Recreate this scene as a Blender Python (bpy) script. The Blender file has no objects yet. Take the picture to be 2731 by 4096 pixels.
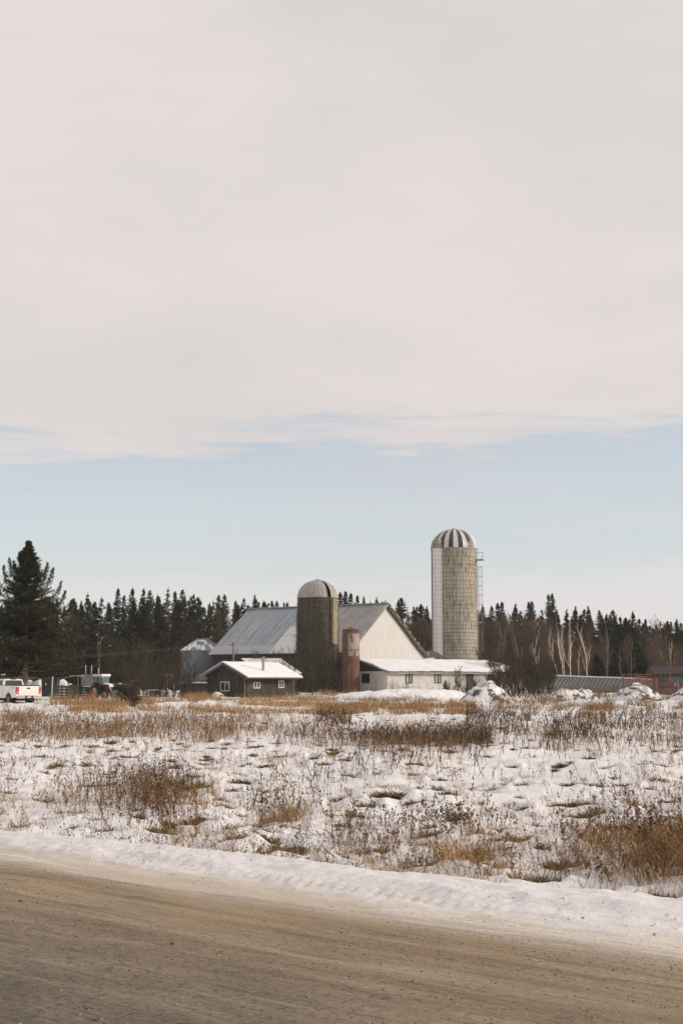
import bpy, math, random
import numpy as np
from mathutils import Vector, Matrix
R = math.radians
scene = bpy.context.scene
COL = scene.collection

# ------------------------------------------------------------------ camera
F = 5689.0; PITCH = math.atan(686 / F); CZ = 1.6
cam_d = bpy.data.cameras.new('camera'); cam = bpy.data.objects.new('camera', cam_d); COL.objects.link(cam)
cam_d.sensor_fit = 'VERTICAL'; cam_d.sensor_height = 36; cam_d.lens = 50
cam_d.clip_start = 0.1; cam_d.clip_end = 8000
cam.location = (0, 0, CZ); cam.rotation_euler = (R(90) + PITCH, 0, 0)
scene.camera = cam

# ------------------------------------------------------------------ sun, sky, exposure
SUN_AZ = R(97); SUN_EL = R(21)            # azimuth clockwise from +Y (the view axis)
sd = Vector((math.sin(SUN_AZ) * math.cos(SUN_EL), math.cos(SUN_AZ) * math.cos(SUN_EL), math.sin(SUN_EL)))
sl = bpy.data.lights.new('sun', 'SUN'); sl.energy = 2.9; sl.angle = R(0.8); sl.color = (1.0, 0.86, 0.71)
so = bpy.data.objects.new('sun', sl); COL.objects.link(so)
so.rotation_euler = sd.to_track_quat('Z', 'Y').to_euler(); so.location = (60, -20, 40)
w = bpy.data.worlds.new('World'); scene.world = w; w.use_nodes = True
nt = w.node_tree; nt.nodes.clear()
def N(nt, t, **k):
    n = nt.nodes.new(t)
    for a, b in k.items(): setattr(n, a, b)
    return n
def math_(nt, op, a, b=None, c=None, clamp=False):
    n = N(nt, 'ShaderNodeMath', operation=op); n.use_clamp = clamp
    for i, v in enumerate((a, b, c)):
        if v is None: continue
        if isinstance(v, (int, float)): n.inputs[i].default_value = v
        else: nt.links.new(v, n.inputs[i])
    return n.outputs[0]
def smooth(nt, v, a, b):
    n = N(nt, 'ShaderNodeMapRange', interpolation_type='SMOOTHSTEP')
    nt.links.new(v, n.inputs[0]); n.inputs[1].default_value = a; n.inputs[2].default_value = b
    return n.outputs[0]
def noise(nt, vec, scale, detail=4, rough=0.5, dist=0.0):
    n = N(nt, 'ShaderNodeTexNoise'); nt.links.new(vec, n.inputs['Vector'])
    n.inputs['Scale'].default_value = scale; n.inputs['Detail'].default_value = detail
    n.inputs['Roughness'].default_value = rough; n.inputs['Distortion'].default_value = dist
    return n.outputs['Fac']
def mapping(nt, vec, sc=(1, 1, 1), rot=(0, 0, 0), loc=(0, 0, 0)):
    n = N(nt, 'ShaderNodeMapping'); nt.links.new(vec, n.inputs['Vector'])
    n.inputs['Scale'].default_value = sc; n.inputs['Rotation'].default_value = rot; n.inputs['Location'].default_value = loc
    return n.outputs[0]
def mixc(nt, f, a, b):
    n = N(nt, 'ShaderNodeMix', data_type='RGBA'); n.clamp_factor = True
    if isinstance(f, (int, float)): n.inputs[0].default_value = f
    else: nt.links.new(f, n.inputs[0])
    for i, v in ((6, a), (7, b)):
        if isinstance(v, tuple): n.inputs[i].default_value = (*v[:3], 1)
        else: nt.links.new(v, n.inputs[i])
    return n.outputs[2]

sky = N(nt, 'ShaderNodeTexSky', sky_type='NISHITA'); sky.sun_disc = False
sky.sun_elevation = SUN_EL; sky.sun_rotation = SUN_AZ; sky.altitude = 200; sky.air_density = 1.0; sky.dust_density = 0.6; sky.ozone_density = 1.5
bgs = N(nt, 'ShaderNodeBackground'); bgs.inputs[1].default_value = 0.14
nt.links.new(sky.outputs[0], bgs.inputs[0])
tc = N(nt, 'ShaderNodeTexCoord'); gen = tc.outputs['Generated']
sep = N(nt, 'ShaderNodeSeparateXYZ'); nt.links.new(gen, sep.inputs[0])
zz = sep.outputs[2]; xx = sep.outputs[0]
wisp = noise(nt, mapping(nt, gen, (3.0, 3.0, 22)), 2.2, 6, 0.55, 0.4)
wisp2 = noise(nt, mapping(nt, gen, (6.0, 6.0, 70), loc=(3.1, 0, 1.7)), 1.6, 6, 0.6, 0.5)
edge = math_(nt, 'ADD', zz, math_(nt, 'MULTIPLY', math_(nt, 'SUBTRACT', wisp, 0.5), 0.10))
edge = math_(nt, 'ADD', edge, math_(nt, 'MULTIPLY', math_(nt, 'SUBTRACT', wisp2, 0.5), 0.07))
edge = math_(nt, 'ADD', edge, math_(nt, 'SUBTRACT', 0.008, math_(nt, 'MULTIPLY', xx, 0.055)))
deck = smooth(nt, edge, 0.140, 0.190)                                  # the high cloud deck
low = math_(nt, 'SUBTRACT', 1.0, smooth(nt, edge, 0.05, 0.145))          # pale veil over the horizon
low = math_(nt, 'MULTIPLY', low, math_(nt, 'ADD', 0.74, math_(nt, 'MULTIPLY', wisp2, 0.45)))
veil = math_(nt, 'ADD', 0.36, math_(nt, 'MULTIPLY', wisp, 0.38))
low = math_(nt, 'MAXIMUM', low, veil)
mask = math_(nt, 'MAXIMUM', deck, low, clamp=True)
big = noise(nt, mapping(nt, gen, (1.0, 1.0, 3.0), loc=(1, 2, 0)), 2.5, 5, 0.55)
warm = mixc(nt, math_(nt, 'MULTIPLY', smooth(nt, big, 0.35, 0.65), 1.0), (0.70, 0.660, 0.648), (0.80, 0.735, 0.715))
ccol = mixc(nt, deck, (0.79, 0.765, 0.765), warm)
bgc = N(nt, 'ShaderNodeBackground'); nt.links.new(ccol, bgc.inputs[0]); bgc.inputs[1].default_value = 1.0
mx = N(nt, 'ShaderNodeMixShader'); nt.links.new(mask, mx.inputs[0]); nt.links.new(bgs.outputs[0], mx.inputs[1]); nt.links.new(bgc.outputs[0], mx.inputs[2])
wo = N(nt, 'ShaderNodeOutputWorld'); nt.links.new(mx.outputs[0], wo.inputs[0])
scene.view_settings.view_transform = 'Standard'; scene.view_settings.look = 'None'
scene.view_settings.gamma = 1; scene.view_settings.exposure = 0.0

# ------------------------------------------------------------------ helpers
sp_, cp_ = math.sin(PITCH), math.cos(PITCH)
def P(px, py, Y):
    v = 2048 - py; d = F * cp_ - v * sp_
    return Vector(((px - 1365.5) / d * Y, Y, CZ + (F * sp_ + v * cp_) / d * Y))
def PX(px, Y, py=2734): return P(px, py, Y).x
def fade(t): return t * t * t * (t * (t * 6 - 15) + 10)
_rng = np.random.RandomState(7); _G = _rng.rand(256, 256) * 2 - 1
def vn(x, y, s, ox=0.0):
    x = np.asarray(x, float) * s + 100.3 + ox; y = np.asarray(y, float) * s + 57.7 + ox * 1.7
    xi = np.floor(x).astype(int); yi = np.floor(y).astype(int); fx = fade(x - xi); fy = fade(y - yi)
    g = lambda a, b: _G[a % 256, b % 256]
    return (g(xi, yi) * (1 - fx) + g(xi + 1, yi) * fx) * (1 - fy) + (g(xi, yi + 1) * (1 - fx) + g(xi + 1, yi + 1) * fx) * fy
NX, NY = 0.682, 0.7314                                                  # across the road, away from the camera
def gz_base(x, y):
    r = np.hypot(x, y)
    b = np.interp(r, [0, 12, 20, 50, 95, 118, 140, 158, 168, 200, 300, 9000], [-.22, -.24, -.16, -.06, .06, .12, .12, .35, .5, .55, .8, .8])
    return b
_tr = np.random.RandomState(11)
TUS = []                                                                # tussock hollows: x, y, radius x, radius y, strength
for k in range(2700):
    yy = 11 + (72) * _tr.rand() ** 1.25; xx_ = (_tr.rand() * 2 - 1) * (6 + yy * 0.45)
    if xx_ * NX + yy * NY < 10.0: continue
    rr = _tr.uniform(.09, .25) * (1.5 if _tr.rand() < .12 else 1)
    TUS.append((xx_, yy, rr * _tr.uniform(.8, 1.5), rr * _tr.uniform(.6, 1.1), _tr.uniform(.5, 1)))
for (px, Y, a, b) in [(1000, 16.4, .5, .3), (1140, 18.4, .28, .2), (1480, 18.6, .42, .28), (1255, 26.5, .35, .3), (2100, 13.6, .45, .22), (2330, 20.5, .5, .25), (2440, 19.2, .7, .35), (2620, 20.7, .4, .25), (1550, 22, .3, .2), (740, 19, .4, .3), (2280, 21.4, .45, .2), (1240, 14.4, .35, .18), (2560, 26.5, .5, .15), (1740, 16.8, .35, .2), (2200, 14.6, .4, .2), (2150, 17.4, .4, .25)]:
    TUS.append((PX(px, Y), Y, a, b, 1.0))
TUS = np.array(TUS)
def hum(x, y):
    r = np.hypot(x, y)
    k = np.clip((x * NX + y * NY - 9.3) / 1.2, 0, 1)
    h = .10 * vn(x, y, .5) + .055 * vn(x, y, 1.2, 5) + .026 * vn(x, y, 2.9, 9) + .012 * vn(x, y, 6.5, 3)
    h2 = .10 * vn(x, y, .13, 2) * np.clip((r - 20) / 40, 0, 1)
    ridged = .022 * (1 - np.abs(vn(x, y, 1.9, 21)) * 2)
    return (h + ridged) * k + h2
def gz(x, y): 
    return gz_base(x, y) + hum(x, y)
def gzf(x, y): return float(gz(np.array([x]), np.array([y]))[0])
def ray_ground(px, py):
    px = np.asarray(px, float); py = np.asarray(py, float)
    v = 2048 - py; d = F * cp_ - v * sp_; kx = (px - 1365.5) / d; kz = (F * sp_ + v * cp_) / d
    Y = (0 - CZ) / kz
    for _ in range(12):
        zg = gz_base(kx * Y, Y); Y = 0.5 * Y + 0.5 * np.clip((zg - CZ) / kz, 3, 400)
    return kx * Y, Y

def mesh_np(name, V, Fc, mat, parent=None, attr=None, smooth_=False):
    """V (n,3); Fc: (m,k) array or list of such arrays"""
    if not isinstance(Fc, list): Fc = [Fc]
    V = np.asarray(V, np.float32)
    me = bpy.data.meshes.new(name); me.vertices.add(len(V)); me.vertices.foreach_set('co', V.ravel())
    loops = np.concatenate([f.ravel() for f in Fc]).astype(np.int32)
    tot = np.concatenate([np.full(len(f), f.shape[1], np.int32) for f in Fc])
    st = np.concatenate([[0], np.cumsum(tot)[:-1]]).astype(np.int32)
    me.loops.add(len(loops)); me.loops.foreach_set('vertex_index', loops)
    me.polygons.add(len(tot)); me.polygons.foreach_set('loop_start', st)
    me.update(calc_edges=True)
    if smooth_: me.polygons.foreach_set('use_smooth', np.ones(len(tot), bool))
    if attr:
        for an, av in attr.items():
            a = me.attributes.new(an, 'FLOAT', 'POINT'); a.data.foreach_set('value', np.asarray(av, np.float32))
    me.validate()
    me.materials.append(mat)
    o = bpy.data.objects.new(name, me); COL.objects.link(o)
    if parent: o.parent = parent
    return o
def tag(o, label=None, cat=None, group=None, kind=None):
    if label: o['label'] = label
    if cat: o['category'] = cat
    if group: o['group'] = group
    if kind: o['kind'] = kind
    return o
def thing(name, label, cat, loc=(0, 0, 0), rz=0.0, group=None):
    o = bpy.data.objects.new(name, None); COL.objects.link(o); o.location = loc; o.rotation_euler = (0, 0, rz)
    o.empty_display_size = .3
    return tag(o, label, cat, group)
def copy_tree(o, parent=None):
    c = o.copy(); COL.objects.link(c)
    if parent: c.parent = parent
    for ch in list(o.children): copy_tree(ch, c)
    return c

class MB:
    def __init__(s): s.v = []; s.f = []
    def add(s, vs, fs):
        n = len(s.v); s.v += [tuple(p) for p in vs]; s.f += [tuple(i + n for i in f) for f in fs]; return s
    def box(s, x0, x1, y0, y1, z0, z1, M=None, bev=0.0):
        if bev > 0:
            b = bev
            vs = []
            for z, i in ((z0, b), (z0 + b, 0), (z1 - b, 0), (z1, b)):
                for (cx, cy, dx, dy) in ((x0, y0, 1, 1), (x1, y0, -1, 1), (x1, y1, -1, -1), (x0, y1, 1, -1)):
                    if i: vs += [(cx + dx * 2 * b, cy + dy * b, z), (cx + dx * b, cy + dy * 2 * b, z)] if (dx * dy < 0) else [(cx + dx * b, cy + dy * 2 * b, z), (cx + dx * 2 * b, cy + dy * b, z)]
                    else: vs += [(cx + dx * b, cy, z), (cx, cy + dy * b, z)] if (dx * dy < 0) else [(cx, cy + dy * b, z), (cx + dx * b, cy, z)]
            fs = [tuple(range(7, -1, -1)), tuple(range(24, 32))]
            for l in range(3):
                for k in range(8): fs.append((l * 8 + k, l * 8 + (k + 1) % 8, l * 8 + 8 + (k + 1) % 8, l * 8 + 8 + k))
        else:
            vs = [(x0, y0, z0), (x1, y0, z0), (x1, y1, z0), (x0, y1, z0), (x0, y0, z1), (x1, y0, z1), (x1, y1, z1), (x0, y1, z1)]
            fs = [(3, 2, 1, 0), (4, 5, 6, 7), (0, 1, 5, 4), (1, 2, 6, 5), (2, 3, 7, 6), (3, 0, 4, 7)]
        if M is not None: vs = [M @ Vector(p) for p in vs]
        return s.add(vs, fs)
    def tube(s, pts, r, k=8, cap=True):
        pts = [Vector(p) for p in pts]; n = len(pts)
        rs = r if isinstance(r, (list, tuple)) else [r] * n
        vs = []; fs = []
        for i, p in enumerate(pts):
            t = (pts[min(i + 1, n - 1)] - pts[max(i - 1, 0)]).normalized()
            a = Vector((0, 0, 1)) if abs(t.z) < .9 else Vector((1, 0, 0))
            u = t.cross(a).normalized(); v = t.cross(u)
            for j in range(k):
                an = 2 * math.pi * j / k; vs.append(p + (u * math.cos(an) + v * math.sin(an)) * rs[i])
        for i in range(n - 1):
            for j in range(k): fs.append((i * k + j, i * k + (j + 1) % k, (i + 1) * k + (j + 1) % k, (i + 1) * k + j))
        if cap: fs += [tuple(range(k - 1, -1, -1)), tuple(range((n - 1) * k, n * k))]
        return s.add(vs, fs)
    def lathe(s, prof, k=32, c=(0, 0, 0), axis='z', a0=0, a1=2 * math.pi, closed=True):
        vs = []; fs = []; m = k if closed else k + 1
        for (r, z) in prof:
            for j in range(m):
                an = a0 + (a1 - a0) * j / k; q = (r * math.cos(an), r * math.sin(an), z)
                if axis == 'x': q = (q[2], q[0], q[1])
                if axis == 'y': q = (q[0], q[2], q[1])
                vs.append((q[0] + c[0], q[1] + c[1], q[2] + c[2]))
        for i in range(len(prof) - 1):
            for j in range(k): 
                j2 = (j + 1) % m
                fs.append((i * m + j, i * m + j2, (i + 1) * m + j2, (i + 1) * m + j))
        return s.add(vs, fs)
    def prism(s, poly, ax, a, b):
        """poly: 2D outline; ax: extrusion axis; 'x': poly=(y,z), 'y': (x,z), 'z': (x,y)"""
        f = {'x': lambda p, t: (t, p[0], p[1]), 'y': lambda p, t: (p[0], t, p[1]), 'z': lambda p, t: (p[0], p[1], t)}[ax]
        n = len(poly); vs = [f(p, a) for p in poly] + [f(p, b) for p in poly]
        fs = [tuple(range(n)), tuple(range(2 * n - 1, n - 1, -1))] + [(i, i + n, (i + 1) % n + n, (i + 1) % n) for i in range(n)]
        return s.add(vs, fs)
    def build(s, name, mat, parent=None, sm=False):
        me = bpy.data.meshes.new(name); me.from_pydata(s.v, [], s.f); me.validate()
        import bmesh
        bm = bmesh.new(); bm.from_mesh(me); bmesh.ops.recalc_face_normals(bm, faces=bm.faces); bm.to_mesh(me); bm.free()
        if sm:
            for p in me.polygons: p.use_smooth = True
            if hasattr(me, 'set_sharp_from_angle'): me.set_sharp_from_angle(angle=R(40))
        me.materials.append(mat); o = bpy.data.objects.new(name, me); COL.objects.link(o)
        if parent: o.parent = parent
        return o

# ------------------------------------------------------------------ materials
def new_mat(name):
    m = bpy.data.materials.new(name); m.use_nodes = True; t = m.node_tree
    b = t.nodes['Principled BSDF']; b.inputs['Specular IOR Level'].default_value = 0.3
    return m, t, b
def mat(name, c1, c2=None, scale=2.0, rough=.7, metal=0.0, st=(1, 1, 1), bump=0.0, bs=None, lo=.35, hi=.65, c3=None, s3=8, lo3=.6, hi3=.7, spec=.3):
    m, t, b = new_mat(name); c2 = c2 or tuple(x * .75 for x in c1)
    co = N(t, 'ShaderNodeTexCoord').outputs['Object']; mp = mapping(t, co, st)
    n = noise(t, mp, scale, 6, .6)
    col = mixc(t, smooth(t, n, lo, hi), c1, c2)
    if c3: col = mixc(t, smooth(t, noise(t, mapping(t, co, st, loc=(5, 3, 1)), s3, 6, .65), lo3, hi3), col, c3)
    t.links.new(col, b.inputs['Base Color']); b.inputs['Roughness'].default_value = rough; b.inputs['Metallic'].default_value = metal
    b.inputs['Specular IOR Level'].default_value = spec
    if bump:
        bp = N(t, 'ShaderNodeBump'); bp.inputs['Distance'].default_value = bump; bp.inputs['Strength'].default_value = .8
        t.links.new(noise(t, mp, bs or scale * 4, 4, .6), bp.inputs['Height']); t.links.new(bp.outputs[0], b.inputs['Normal'])
    return m
def tint_mat(name, a, b_, c, rough=.85, trans=0.0):
    """three colours along the per-blade attribute 'tint'"""
    m, t, b = new_mat(name); at = N(t, 'ShaderNodeAttribute', attribute_name='tint')
    r = N(t, 'ShaderNodeValToRGB'); t.links.new(at.outputs['Fac'], r.inputs[0])
    e = r.color_ramp.elements; e[0].color = (*a, 1); e[1].color = (*c, 1); e[1].position = 1; q = e.new(.5); q.color = (*b_, 1)
    t.links.new(r.outputs[0], b.inputs['Base Color']); b.inputs['Roughness'].default_value = rough
    b.inputs['Specular IOR Level'].default_value = .15
    return m
M_snow = mat('snow', (.83, .83, .85), (.78, .785, .81), 1.2, .65, bump=.02, bs=9)
M_snowroof = mat('roof snow', (.84, .83, .84), (.79, .79, .81), .6, .7, bump=.03, bs=3)
M_grass = tint_mat('dry grass', (.12, .072, .036), (.30, .182, .082), (.54, .355, .165))
M_weed = tint_mat('dead weed stems', (.060, .036, .021), (.155, .092, .050), (.34, .22, .12))
M_brown = tint_mat('dark brown weeds', (.042, .028, .019), (.095, .060, .040), (.21, .14, .085))
M_moss = tint_mat('matted turf', (.06, .05, .024), (.14, .11, .045), (.28, .20, .09))
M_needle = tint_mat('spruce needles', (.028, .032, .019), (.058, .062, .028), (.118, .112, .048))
M_bark = mat('bark', (.060, .048, .038), (.035, .028, .024), 6, .9, bump=.02)
M_twig = tint_mat('bare twigs', (.055, .040, .028), (.115, .080, .052), (.21, .145, .09))
M_gtwig = tint_mat('grey twigs', (.028, .024, .018), (.050, .042, .030), (.13, .105, .070))
M_birch = mat('birch bark', (.76, .68, .60), (.55, .47, .40), 3, .8, c3=(.08, .06, .05), s3=5, lo3=.62, hi3=.66)
M_dwood = mat('weathered dark boards', (.075, .066, .056), (.045, .042, .040), 2.0, .85, st=(4, 4, .5), c3=(.13, .11, .085), s3=1.5, lo3=.5, hi3=.75)
M_black = mat('black', (.022, .022, .023), (.014, .014, .015), 3, .6)
M_tyre = mat('tyre rubber', (.028, .027, .026), (.045, .04, .035), 5, .8)
M_glass = mat('dark glass', (.020, .030, .030), (.035, .048, .046), 1.5, .08, spec=.8)
M_wpaint = mat('white paint', (.74, .72, .67), (.68, .66, .62), 3, .45)
M_galv = mat('galvanised steel', (.30, .33, .36), (.20, .23, .25), 1.2, .45, .35, st=(3, 3, .7))
M_pole = mat('old pole', (.22, .20, .17), (.14, .13, .11), 4, .8)

# ------------------------------------------------------------------ ground sheet
def snow_ground_mat():
    m, t, b = new_mat('snowy field'); co = N(t, 'ShaderNodeTexCoord').outputs['Object']
    at = N(t, 'ShaderNodeAttribute', attribute_name='bare').outputs['Fac']
    n1 = noise(t, co, 7, 6, .65); n2 = noise(t, co, 1.1, 5, .6); n3 = noise(t, mapping(t, co, (1, 1, 1), loc=(9, 2, 0)), 30, 4, .6)
    snow = mixc(t, n2, (.72, .715, .73), (.81, .80, .80))
    turf = mixc(t, n3, (.055, .043, .022), (.17, .125, .06))
    f = math_(t, 'ADD', at, math_(t, 'MULTIPLY', math_(t, 'SUBTRACT', n1, .5), .9))
    f = smooth(t, f, .42, .60)
    t.links.new(mixc(t, f, snow, turf), b.inputs['Base Color']); b.inputs['Roughness'].default_value = .7
    bp = N(t, 'ShaderNodeBump'); bp.inputs['Distance'].default_value = .04; bp.inputs['Strength'].default_value = .7
    t.links.new(math_(t, 'ADD', n1, math_(t, 'MULTIPLY', n3, .35)), bp.inputs['Height']); t.links.new(bp.outputs[0], b.inputs['Normal'])
    return m
M_field = snow_ground_mat()
def fan():
    a = np.concatenate([np.linspace(-180, -40, 57)[:-1], np.linspace(-40, -17, 93)[:-1], np.linspace(-17, 17, 681), np.linspace(17, 40, 93)[1:], np.linspace(40, 180, 57)[1:]])
    r = [.6, 3, 6, 8]; 
    while r[-1] < 45: r.append(r[-1] * 1.0075)
    while r[-1] < 200: r.append(r[-1] * 1.013)
    while r[-1] < 1300: r.append(r[-1] * 1.12)
    r = np.array(r); A, RR = np.meshgrid(np.radians(a), r)
    x = RR * np.sin(A); y = RR * np.cos(A); z = gz(x, y)
    s = x * NX + y * NY; z = np.where(s < 9.2, -.35, z) ; 
    bare = np.zeros_like(x)
    near = (np.abs(A) < R(30)) & (RR < 110)
    xs = x[near]; ys = y[near]; bb = np.zeros(len(xs)); dz = np.zeros(len(xs))
    order = np.argsort(ys); ys_s = ys[order]; xs_s = xs[order]
    for (tx, ty, ra, rb, st) in TUS:
        i0 = np.searchsorted(ys_s, ty - rb * 2.6); i1 = np.searchsorted(ys_s, ty + rb * 2.6)
        if i1 <= i0: continue
        d = ((xs_s[i0:i1] - tx) / ra) ** 2 + ((ys_s[i0:i1] - ty) / rb) ** 2; e = np.exp(-d * 1.1)
        idx = order[i0:i1]; bb[idx] = np.maximum(bb[idx], e * st); dz[idx] += (.055 * np.exp(-(np.sqrt(d) - 1.35) ** 2 / .12) - e * .10) * st * min(1, ra / .2)
    # wide patches where the snow lies thin: far yellow belt and the drift-free belts
    rn = np.hypot(xs, ys)
    thin = .24 * np.clip(vn(xs, ys, .35, 4) + .1, 0, 1) + .26 * np.clip(vn(xs, ys, 1.1, 14), 0, 1)
    belt = np.clip((rn - 40) / 30, 0, 1)
    bb = np.maximum(bb, thin * (.35 + .9 * belt))
    bare[near] = bb; z[near] += dz
    far = RR >= 110
    bare[far] = (.28 + .3 * vn(x[far], y[far], .2, 3))
    nr, na = x.shape
    V = np.stack([x, y, z], -1).reshape(-1, 3)
    i = np.arange(nr - 1)[:, None] * na + np.arange(na - 1)[None]
    Fq = np.stack([i, i + 1, i + 1 + na, i + na], -1).reshape(-1, 4)[:, ::-1]
    c = len(V); V = np.vstack([V, [[0, 0, -.35]]])
    tri = np.stack([np.arange(na - 1), np.arange(1, na), np.full(na - 1, c)], -1)
    o = mesh_np('snow_field', V, [Fq, tri[:, ::-1]], M_field, attr={'bare': np.append(bare.ravel(), 0)}, smooth_=True)
    tag(o, kind='structure')
fan()

# road frame: local x along the road (towards lower right), local y across towards the field
RANG = math.atan2(-NX, NY)
def rd(x, y):  # world -> road coordinates
    return x * NY - y * NX, x * NX + y * NY
def crest(t): return 8.28 + np.clip((t + 12.5) * .082, -.25, .75) + .10 * vn(t, t * 0, .45, 3) + .05 * vn(t, t * 0, 1.3, 8)
def road_mat():
    m, t, b = new_mat('sanded packed snow road'); co = N(t, 'ShaderNodeTexCoord').outputs['Object']
    sx = N(t, 'ShaderNodeSeparateXYZ'); t.links.new(co, sx.inputs[0]); yv = sx.outputs[1]
    st1 = noise(t, mapping(t, co, (.16, 1.6, 1), (0, 0, R(2))), 1.6, 6, .6, .5)
    st2 = noise(t, mapping(t, co, (.5, 5.0, 1), (0, 0, R(-2)), (4, 1, 0)), 1.8, 6, .65, .3)
    bl = noise(t, mapping(t, co, (.5, 1, 1), loc=(2, 7, 0)), 1.3, 5, .6)
    gr = noise(t, mapping(t, co, (.8, 1, 1)), 15, 5, .75); gf = noise(t, mapping(t, co, (1, 1, 1)), 48, 3, .8); gs = noise(t, mapping(t, co, (.9, 1, 1), loc=(7, 3, 0)), 24, 4, .8)
    vv = math_(t, 'ADD', yv, math_(t, 'MULTIPLY', math_(t, 'SUBTRACT', st1, .5), 2.6))
    wear = smooth(t, vv, 6.9, 3.6)                                       # trafficked lane shows more grit
    sand = mixc(t, smooth(t, st1, .3, .7), (.25, .180, .105), (.37, .285, .185))
    grit = mixc(t, smooth(t, bl, .35, .65), (.120, .098, .072), (.20, .165, .125))
    c = mixc(t, wear, sand, grit)
    c = mixc(t, math_(t, 'MULTIPLY', smooth(t, st2, .50, .70), .7), c, (.12, .10, .080))
    c = mixc(t, math_(t, 'MULTIPLY', smooth(t, st2, .47, .26), .55), c, (.44, .36, .265))
    pit = math_(t, 'MULTIPLY', smooth(t, gr, .50, .68), math_(t, 'ADD', .22, math_(t, 'MULTIPLY', wear, .68)))
    c = mixc(t, pit, c, (.055, .048, .042))
    sn = smooth(t, math_(t, 'ADD', yv, math_(t, 'MULTIPLY', math_(t, 'SUBTRACT', st2, .5), .9)), 6.9, 7.75)
    c = mixc(t, sn, c, (.74, .69, .63))
    sp = smooth(t, gf, .45, .7); c = mixc(t, math_(t, 'MULTIPLY', sp, .45), c, (.10, .088, .075))
    c = mixc(t, math_(t, 'MULTIPLY', smooth(t, gs, .56, .62), math_(t, 'ADD', .18, math_(t, 'MULTIPLY', wear, .5))), c, (.045, .04, .036))
    c = mixc(t, math_(t, 'MULTIPLY', smooth(t, gs, .42, .34), .30), c, (.46, .39, .30))
    t.links.new(c, b.inputs['Base Color']); b.inputs['Roughness'].default_value = .8
    bp = N(t, 'ShaderNodeBump'); bp.inputs['Distance'].default_value = .03; bp.inputs['Strength'].default_value = .9
    h = math_(t, 'ADD', math_(t, 'MULTIPLY', gr, .6), math_(t, 'ADD', math_(t, 'MULTIPLY', st2, 1.2), math_(t, 'MULTIPLY', gf, .15)))
    t.links.new(h, bp.inputs['Height']); t.links.new(bp.outputs[0], b.inputs['Normal'])
    return m
def grid_strip(name, tt, ss, zf, m, attr=None):
    T, S = np.meshgrid(tt, ss); Z = zf(T, S); V = np.stack([T, S, Z], -1).reshape(-1, 3)
    n, k = T.shape; i = np.arange(n - 1)[:, None] * k + np.arange(k - 1)[None]
    Fq = np.stack([i, i + 1, i + 1 + k, i + k], -1).reshape(-1, 4)
    o = mesh_np(name, V, Fq, m, smooth_=True); o.rotation_euler = (0, 0, RANG); o.location = (.26 * NX, .26 * NY, 0); return tag(o, kind='structure')
tt = np.concatenate([np.linspace(-300, -26, 60)[:-1], np.linspace(-26, 6, 800), np.linspace(6, 300, 60)[1:]])
grid_strip('road', tt, np.concatenate([np.linspace(-6, 2, 12)[:-1], np.linspace(2, 8.3, 80)]),
           lambda T, S: .018 * vn(T * .18 + S * .1, S, 1.7, 4) + .009 * vn(T * .3, S, 4.5, 6) + 0 * T - np.clip(S - 7.9, 0, 1) * .4, road_mat())
def bankz(T, S):
    C = crest(T); u = S - C
    z = np.interp(S, [7.0, 7.45, 7.9, 8.2], [-.06, -.004, .045, .07])
    rise = .10 * np.exp(-(np.clip(u + .10, -9, 0) / .30) ** 2)
    z = np.where(u < -.10, z * .8 + rise * .5, .107 + .0 * u)
    z = np.where(u > -.10, .107 - .31 * np.clip((u + .10) / 1.0, 0, 1) ** 1.3, z)
    z = z - np.clip(u - .9, 0, 3) * .35
    lump = .030 * np.exp(-((S - (C - .52 + .12 * vn(T, T * 0, .9, 2))) / .12) ** 2) * (.6 + vn(T, S, 2.4, 4))
    tread = (.012 * np.sign(np.sin(T * 52 + S * 30)) * np.exp(-((S - 7.92) / .09) ** 4) + .012 * np.sign(np.sin(T * 52 - S * 30)) * np.exp(-((S - 8.12) / .07) ** 4)) * (.5 + .5 * np.clip(vn(T, S * 0, .3, 44) * 3, -1, 1))
    k = np.clip((S - 7.35) / .5, 0, 1)
    z = z + lump + tread * k + k * (.010 * vn(T, S, 1.6, 7) + .010 * vn(T * .5, S, 6, 5) + .010 * vn(T, S, 14, 1) + .022 * np.clip(vn(T, S, 9, 12) - .35, 0, 1) * np.clip((S - 8.05) * 4, 0, 1)) 
    return z
def bank_mat():
    m, t, b = new_mat('ploughed roadside snow'); co = N(t, 'ShaderNodeTexCoord').outputs['Object']
    sx = N(t, 'ShaderNodeSeparateXYZ'); t.links.new(co, sx.inputs[0]); yv = sx.outputs[1]
    s1 = noise(t, mapping(t, co, (.4, 3, 1)), 2.0, 6, .65, .3); s2 = noise(t, co, 14, 5, .7)
    d = math_(t, 'ADD', yv, math_(t, 'MULTIPLY', math_(t, 'SUBTRACT', s1, .5), .7))
    f = smooth(t, d, 8.05, 7.45)
    c = mixc(t, s2, (.68, .67, .675), (.77, .755, .755)); c = mixc(t, f, c, (.52, .45, .36))
    c = mixc(t, math_(t, 'MULTIPLY', smooth(t, s1, .60, .8), .35), c, (.62, .57, .50))
    t.links.new(c, b.inputs['Base Color']); b.inputs['Roughness'].default_value = .7
    bp = N(t, 'ShaderNodeBump'); bp.inputs['Distance'].default_value = .025; bp.inputs['Strength'].default_value = .6
    t.links.new(math_(t, 'ADD', s2, s1), bp.inputs['Height']); t.links.new(bp.outputs[0], b.inputs['Normal'])
    return m
grid_strip('snow_bank', tt, np.linspace(7.2, 11.0, 130), bankz, bank_mat())
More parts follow.
